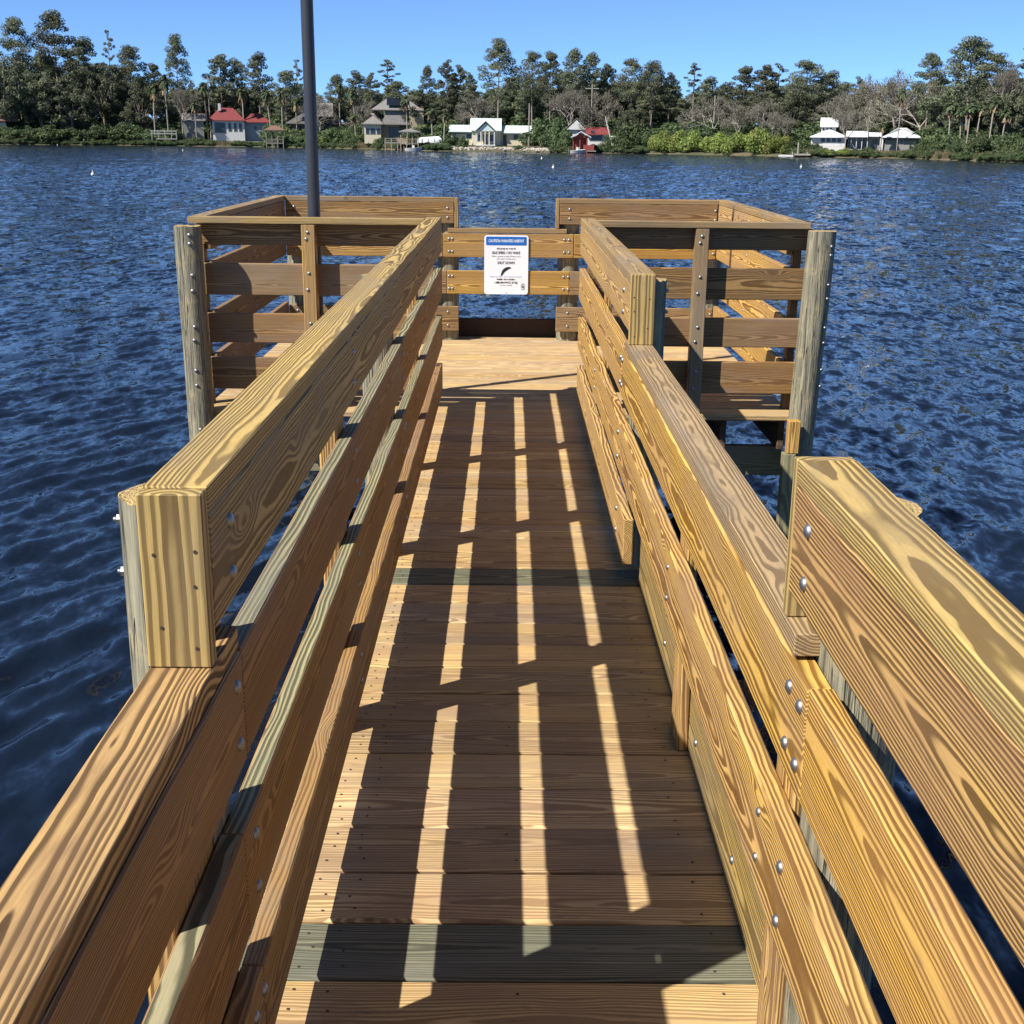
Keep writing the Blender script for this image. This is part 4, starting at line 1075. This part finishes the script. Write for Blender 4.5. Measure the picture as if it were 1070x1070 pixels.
# red roofed house
h = House('red_roof_house', 250, 16, 'white house under a red hipped roof, with a white chimney')
x = lambda u: X_(h, u)
Z = lambda v: Z_(h, v)
h.box('wall', x(226), x(256), 0, 8, 0, Z(125), M_WHITE); h.box('wall', x(256.2), x(276), 1.5, 8, 0, Z(127), M_BLUEG)
r = h.hip('roof', x(222), x(257), -.8, 9, Z(126.5), Z(112.5), 3.2, M_REDR); h.hip('roof', x(254), x(281), .8, 8.8, Z(128), Z(118), 2.5, M_REDR)
h.box('chimney', x(232), x(234.6), 2, 3, Z(116), Z(108.5), M_WHITE, r)
for u in (242, 247.2, 252): h.window(x(u), Z(137), .75, Z(128.8)-Z(137), -.02)
h.box('dark_porch_panel', x(228), x(238), -.12, -.02, Z(139), Z(128.5), M_GLASS)  # solid dark panel stands in for the shade inside the porch
h.window(x(266), Z(136), .9, 1.2, 1.48)
# grey shed
h = House('shed', 204, 18, 'plain grey shed left of the red roofed house', 'shed'); h.box('wall', x(194), x(213), 0, 6, 0, Z(126), M_GREYW)
h.gable('roof', x(193), x(215), -.5, 6.5, Z(126.5), Z(119), M_SHING); h.box('door', x(202), x(206), -.06, .0, 0, 2.1, M_DSH); h.window(x(198), 1.2, .8, .8, -.02, M_GREYW)
# small yellow house at far left
h = House('yellow_house', 6, 14, 'small yellow walled house with brown roof half hidden at the far left', 'house'); h.box('wall', x(-8), x(8), 0, 7, 0, Z(128), M_CREAM)
h.gable('roof', x(-10), x(18), -.6, 8, Z(127), Z(112), M_BROWNR, 'x'); h.window(x(4), 1.2, .8, 1.2, -.02)
# brown gazebo over the water
def gazebo(u, v0, v1, vb, w, label, roof, post, back=-5, rail=True):
    h = House('gazebo', u, back, label, 'gazebo', gz=.0); h.q
    a = w/2*h.k; D = a*1.6
    h.box('platform', -a*1.05, a*1.05, 0, D, Z_(h, vb)-.15, Z_(h, vb), M_PIER)
    h.hip('roof', -a*1.25, a*1.25, -a*.25, D+a*.25, Z_(h, v1), Z_(h, v0), a*.95, roof)
    for xx in (-a, -a/3, a/3, a):
        for yy in (.05, D-.05): h.box('post', xx-.09, xx+.09, yy-.09, yy+.09, -1.0, Z_(h, v1), post)
    if rail:
        h.box('railing', -a, a, -.02, .08, Z_(h, vb)+.85, Z_(h, vb)+.95, post)
        for i in range(9): h.box('baluster', -a+.1+i*(2*a-.2)/8-.03, -a+.1+i*(2*a-.2)/8+.03, .0, .06, Z_(h, vb), Z_(h, vb)+.85, post)
    return h
gazebo(287.5, 131, 136.5, 149.5, 16, 'small brown roofed gazebo on posts left of the metal pole', M_BROWNR, M_PIER)
gazebo(428, 134.8, 138.3, 150, 17, 'small grey roofed gazebo on the dock below the mansard house', M_SHING, M_TANW)
# dark house behind the pole
h = House('dark_house', 335, 18, 'dark grey house with a steep dark roof behind the metal pole')
h.box('wall', x(308), x(356), 0, 9, 0, Z(129), M_DSH); h.hip('roof', x(302), x(360), -1, 10, Z(130), Z(112), 7.0, M_DSH); h.gable('roof', x(326), x(348), -2.4, 4, Z(122), Z(108), M_SHING, 'x')
for u in (313, 320, 335, 341, 347): h.window(x(u), 1.0, 1.1, 1.7, -.02, M_DSH)
h.box('porch', x(330), x(352), -2.2, -.1, 0, .5, M_PIER)
# mansard house
h = House('mansard_house', 412, 14, 'large grey house with tiered mansard roof, solar panels and a yellow bay')
h.box('wall', x(398), x(440), 0, 11, 0, Z(128), M_TANW); h.box('wall', x(404), x(438), .4, 10, Z(128), Z(114), M_TANW)
h.hip('roof', x(400), x(427), -1.3, 10.6, Z(130.5), Z(114), 1.4, M_SHING, top=1.0); r = h.hip('roof', x(390.5), x(440), -1.2, 11, Z(115.5), Z(102.6), 3.6, M_SHING, top=4.4)
h.put('solar_panel', lambda m_: m_.add([(x(405.5), -1.2+.3+.0, Z(111.3)+.25), (x(419.5), -.9, Z(111.3)+.25), (x(419.5), 2.2, Z(103.8)+.3), (x(405.5), 2.2, Z(103.8)+.3),
      (x(405.5), -.9, Z(111.3)+.33), (x(419.5), -.9, Z(111.3)+.33), (x(419.5), 2.2, Z(103.8)+.38), (x(405.5), 2.2, Z(103.8)+.38)], [(0, 3, 2, 1), (4, 5, 6, 7), (0, 1, 5, 4), (1, 2, 6, 5), (2, 3, 7, 6), (3, 0, 4, 7)]), M_PANEL)
h.box('bay', x(383.5), x(399.5), -2.2, 6, 0, Z(130), M_CREAM); h.hip('roof', x(381.5), x(402), -2.9, 6.5, Z(130.5), Z(118.5), 3.2, M_SHING)
for u in (386.5, 391.5, 397): h.window(x(u), Z(140), .8 if u != 391.5 else 1.1, Z(134.5)-Z(140), -2.22)
for u in (409, 413.5, 418): h.window(x(u), Z(143), .8, Z(133)-Z(143), -.02, M_DSH)
h.box('tower', x(427), x(441), -1.0, 6, 0, Z(113), M_TANW); h.window(x(433), Z(122), 1.0, 1.3, -1.02)
# dock under it
h = House('dock', 422, -6, 'weathered timber dock with railing below the mansard house', 'dock', gz=0); h.box('deck', x(403), x(452), 0, 7, Z(149)-.2, Z(149), M_PIER)
for u in range(404, 453, 6): h.box('post', x(u)-.1, x(u)+.1, .0, .2, -1, Z(144.5), M_PIER)
h.box('railing', x(404), x(434), .0, .1, Z(145.2), Z(144.6), M_PIER); h.box('railing', x(404), x(434), .0, .1, Z(147.2), Z(146.8), M_PIER)
def boat(u, back, L, label, mat, v=None, rot=0.0):
    h = House('boat', u, back, label, 'boat', turn=rot, gz=0.0)
    def hull(m_):
        n = 9; vs = []
        for i in range(n):
            f = i/(n-1); w = .95*math.sin(math.pi*min(.5, .14+f*.6))*(1-max(0, f-.6)**2*6.2) ; w = max(.03, w); X = -L/2+L*f; zt = .55+.25*f*f
            vs += [(X, -w, zt), (X, -w*.75, .02), (X, 0, -.12), (X, w*.75, .02), (X, w, zt), (X, w*.85, zt-.05), (X, 0, .18), (X, -w*.85, zt-.05)]
        fs = [(i*8+j, (i+1)*8+j, (i+1)*8+(j+1) % 8, i*8+(j+1) % 8) for i in range(n-1) for j in range(8)]
        m_.add(vs, fs+[tuple(range(8)), tuple((n-1)*8+k for k in range(8))[::-1]], smooth=True)
    h.put('hull', hull, mat); h.box('console', -.25, .25, -.3, .3, .25, 1.15, M_WHITE); h.box('motor', -L/2-.35, -L/2-.02, -.16, .16, .1, .95, M_DSH); return h
boat(432, -8, 3.6, 'small white boat moored below the grey roofed gazebo', M_WHITE)
h = House('covered_boat', 450, 9, 'white covered boat on the shore left of the rocks', 'boat'); h.put('cover', lambda m_: m_.add([(-3, -1, .3), (3, -1, .3), (3, 1, .3), (-3, 1, .3), (-2.9, -.9, 1.1), (2.4, -.9, 1.4), (2.4, .9, 1.4), (-2.9, .9, 1.1), (-2.2, 0, 1.7), (1.8, 0, 2.0)],
      [(3, 2, 1, 0), (0, 1, 5, 4), (1, 2, 6, 5), (2, 3, 7, 6), (3, 0, 4, 7), (4, 5, 9, 8), (6, 7, 8, 9), (5, 6, 9), (7, 4, 8)]), M_WROOF); h.box('trailer', -3.3, 3.0, -.7, .7, .1, .3, M_SHING)
# mint roofed house
h = House('mint_roof_house', 524, 12, 'long cream house with pale mint metal roofs and a gabled centre porch')
h.box('wall', x(474), x(499), 1, 8, 0, Z(140), M_CREAM); h.box('wall', x(495), x(523), 0, 9, 0, Z(136), M_CREAM); h.box('wall', x(523), x(573), 1, 8, 0, Z(139), M_CREAM)
h.gable('roof', x(472), x(500), .2, 9, Z(138.5), Z(131.5), M_MINT); h.gable('roof', x(493), x(524), -.5, 9.8, Z(137), Z(124.2), M_MINT); h.gable('roof', x(522.5), x(575), .2, 9, Z(139.2), Z(131.5), M_MINT)
h.gable('roof', x(498), x(519), -3.4, 4, Z(137.6), Z(127), M_MINT, 'y'); h.tri('gable_wall', x(500), x(517), -3.0, .15, Z(137.4), Z(129), M_MINT)
h.posts([x(u) for u in (499.5, 504, 508, 512, 517)], -3.0, 0, Z(138), .22, M_WHITE); h.box('porch_floor', x(499), x(518), -3.3, -.05, -.1, .15, M_WHITE)
h.box('door', x(506), x(510), -.07, -.01, .16, 2.3, M_DSH); h.window(x(492), Z(145), 1.0, 1.0, .98); h.window(x(502), .9, .8, 1.3, -.02); h.window(x(514), .9, .8, 1.3, -.02)
h.box('door', x(525.5), x(529), .93, .99, .05, 2.3, M_DSH); h.window(x(538), Z(145.5), 1.0, 1.0, .98); h.window(x(556), Z(146), 1.2, 1.2, .98); h.window(x(566), Z(146), 1.0, 1.2, .98)
# rocks of the shore
rk = random.Random(8)
def rock_mesh(seed):
    bm = bmesh.new(); bmesh.ops.create_icosphere(bm, subdivisions=1, radius=1); r_ = random.Random(seed)
    for v in bm.verts: v.co *= r_.uniform(.7, 1.15); v.co.z *= .7
    me = bpy.data.meshes.new('rock'); bm.to_mesh(me); bm.free(); me.materials.append(M_ROCK); return me
RM = [rock_mesh(i) for i in range(5)]
for i in range(150):
    u = rk.uniform(464, 575); b = rk.uniform(.0, 5.5); q = bank(u, b); s = rk.uniform(.22, .55)
    o = bpy.data.objects.new('rock', RM[i % 5]); COL.objects.link(o); o.location = (q.x, q.y, q.z+s*.1); o.scale = (s*rk.uniform(.8, 1.6), s, s*.8); o.rotation_euler.z = rk.uniform(0, 6)
    tag(o, 'pale rubble rock on the shore below the mint roofed house', 'rock', 'rubble rocks on the shore')
# red boathouse, white house and red roof behind
h = House('red_boathouse', 610, -3, 'small red boathouse with an open gable at the water', 'boathouse', gz=0)
h.box('floor', x(598), x(622), 0, 5, .3, .5, M_PIER); h.posts([x(u) for u in (599.5, 606, 613)], .1, -1, Z(143), .22, M_REDW); h.posts([x(u) for u in (599.5, 613)], 4.8, -1, Z(143), .22, M_REDW)
h.gable('roof', x(597), x(617), -.6, 5.6, Z(144), Z(138), M_WROOF, 'y'); h.tri('gable_wall', x(599), x(615), -.1, .12, Z(143.6), Z(139), M_REDW); h.box('wall', x(609.5), x(620), .0, .3, .5, Z(151.5), M_REDW); h.box('wall', x(599.5), x(613), 4.9, 5.1, .5, Z(143), M_REDW)
boat(604, -5.5, 3.4, 'small white boat at the red boathouse', M_WHITE, rot=.4)
h = House('white_gable_house', 604, 16, 'tall white gabled house behind the red boathouse'); h.box('wall', x(592), x(612), 0, 8, 0, Z(135), M_WHITE); h.gable('roof', x(590), x(614), -.6, 8.6, Z(136), Z(124), M_SHING, 'y'); h.tri('gable_wall', x(592.5), x(611.5), -.55, .2, Z(135.5), Z(125.5), M_WHITE)
h.window(x(604), Z(133), .8, .9, -.06); h.window(x(606), Z(141), 1.0, 1.2, -.06)
h = House('red_roof_cottage', 624, 12, 'low cottage with a faded red roof and wide windows, right of the boathouse'); h.box('wall', x(614), x(634), 0, 6, 0, Z(140.5), M_WHITE); h.gable('roof', x(612), x(636), -.8, 6.8, Z(141), Z(133.5), M_REDR)
h.window(x(620), Z(147), 1.2, 1.1, -.02); h.window(x(625.5), Z(147), 1.2, 1.1, -.02); h.box('upper_window', x(617), x(621), -.6, -.45, Z(139), Z(136.5), M_GLASS); h.box('chimney', x(633), x(634.5), 2, 2.5, Z(140), Z(131), M_WHITE)
h = House('boat_hoist', 640, 6, 'white boom of a boat hoist leaning above the dark bushes', 'hoist'); h.put('boom', lambda m_: tube(m_, (0, 0, .2), (x(632), 0, Z(122)), .12, .07, 8), M_WHITE); h.box('platform', x(638), x(646), -.6, .6, Z(143.5), Z(142), M_WHITE); h.box('post', -.1, .1, -.1, .1, -.3, Z(142), M_WHITE)
# white house with cupola
h = House('white_house', 880, 9, 'white house with tiered white roof, cupola and screened porch')
h.box('wall', x(850), x(882), 0, 8, 0, Z(143.5), M_WHITE); h.hip('roof', x(848.5), x(884), -.8, 8.8, Z(144), Z(135.5), 3.2, M_WROOF, top=2.6); c = h.box('cupola_wall', x(858.5), x(872), 2.2, 6, Z(139), Z(132.5), M_WHITE)
h.gable('roof', x(857), x(874), 1.6, 6.6, Z(132.8), Z(123.6), M_WROOF); 
for u in (860.5, 864, 867.5): h.window(x(u), Z(136.2), .35, .5, 2.18)
for u in (861, 866, 871, 876): h.window(x(u), Z(148.5), .7, .9, -.02)
h.box('porch_floor', x(884), x(905), .5, 6, .25, .4, M_WHITE); h.posts([x(u) for u in (887, 892, 897, 902)], .6, .3, Z(142.5), .14, M_WHITE); h.box('wall', x(884), x(905), 5.2, 5.4, .4, Z(142), M_BLUEG)
h.gable('roof', x(882), x(902), .0, 6, Z(143.2), Z(137.5), M_WROOF); h.gable('roof', x(901), x(915), 1.5, 6, Z(142.5), Z(138.8), M_WROOF); h.box('wall', x(903), x(914), 2.6, 5.5, 0, Z(142.5), M_GREYW)
h.box('railing', x(861), x(882), -1.3, -1.2, Z(153.5), Z(150), M_WHITE); h.box('window', x(906), x(911), 2.5, 2.58, .5, 2, M_GLASS)
h = House('hip_roof_house', 938, 9, 'low grey walled house under a white hipped roof, right of the slender palm')
h.box('wall', x(925), x(954), 0, 8, 0, Z(144), M_GREYW); h.hip('roof', x(922), x(957), -.9, 8.9, Z(144), Z(133.3), 4.2, M_WROOF); h.window(x(940), Z(150.5), .6, .9, -.02); h.box('fascia', x(924), x(955), -.1, -.02, Z(146.5), Z(144.2), M_DSH); h.box('wall', x(920.5), x(923.5), .5, 1, 0, Z(145), M_WHITE)
h = House('floating_dock', 830, -4, 'pale floating dock with dark trim on the water left of the white house', 'dock', gz=0); h.box('deck', x(815), x(829), 0, 3, .05, .35, M_WHITE); h.box('deck', x(829.5), x(845), .5, 3, .3, .6, M_PIER); h.posts([x(833)], 2, -1, Z(149), .25, M_PIER); h.posts([x(828), x(842)], 1, -1, .9, .18, M_PIER)
h = House('dock_railing', 172, 2, 'white railing of a small dock left of the grey shed', 'railing'); h.posts([x(u) for u in (161, 167, 173, 179, 183.5)], 0, -.6, Z(136), .16, M_PALE); h.box('rail', x(160), x(184), -.05, .05, Z(137.5), Z(136.4), M_PALE); h.box('rail', x(160), x(184), -.05, .05, Z(140.2), Z(139.2), M_PALE); h.box('deck', x(165), x(184), -1, 2, Z(146), Z(144.5), M_PIER)
# utility poles and wires
def upole(u, vt, back, label, arm=True):
    h = House('utility_pole', u, back, label, 'utility pole'); H_ = Z_(h, vt); h.put('pole', lambda m_: tube(m_, (0, 0, -.3), (0, 0, H_), .17, .12, 8), M_PIER)
    if arm: h.box('crossarm', -1.5, 1.5, -.08, .08, H_-1.0, H_-.8, M_PIER)
    return h
upole(221, 79, 20, 'utility pole with a crossarm left of the red roof'); upole(552.5, 108, 8, 'slim utility pole in front of the mint roofed house', False); upole(617, 88, 20, 'utility pole above the red boathouse'); upole(744, 100, 16, 'utility pole among the bare trees behind the marsh', False)
# buoys
for u, v, l in ((97, 183, 'small white buoy on the water far left'), (60, 151.8, 'tiny white buoy close to the far left bank'), (191, 157.5, 'tiny white buoy left of the metal pole'), (566, 166, 'small white buoy below the mint roofed house'), (578, 175.5, 'small white buoy right of the central gap'), (837, 175, 'small white buoy below the floating dock')):
    p = onZ(u, v, WATER_Z); mb = MB(); r = .12; n = 10
    vs = [(p.x+r*math.cos(2*math.pi*i/n)*math.sin(math.pi*k/6), p.y+r*math.sin(2*math.pi*i/n)*math.sin(math.pi*k/6), p.z+.05-r*math.cos(math.pi*k/6)) for k in range(7) for i in range(n)]
    mb.add(vs, [(k*n+i, k*n+(i+1) % n, (k+1)*n+(i+1) % n, (k+1)*n+i) for k in range(6) for i in range(n)], smooth=True)
    tube(mb, (p.x, p.y, p.z+.15), (p.x, p.y, p.z+.34), .03, .03, 6)
    tag(mb.build('buoy', M_BUOY), l, 'buoy', 'white buoys on the river')
for o in list(bpy.data.objects):
    if '_o' in o: del o['_o']
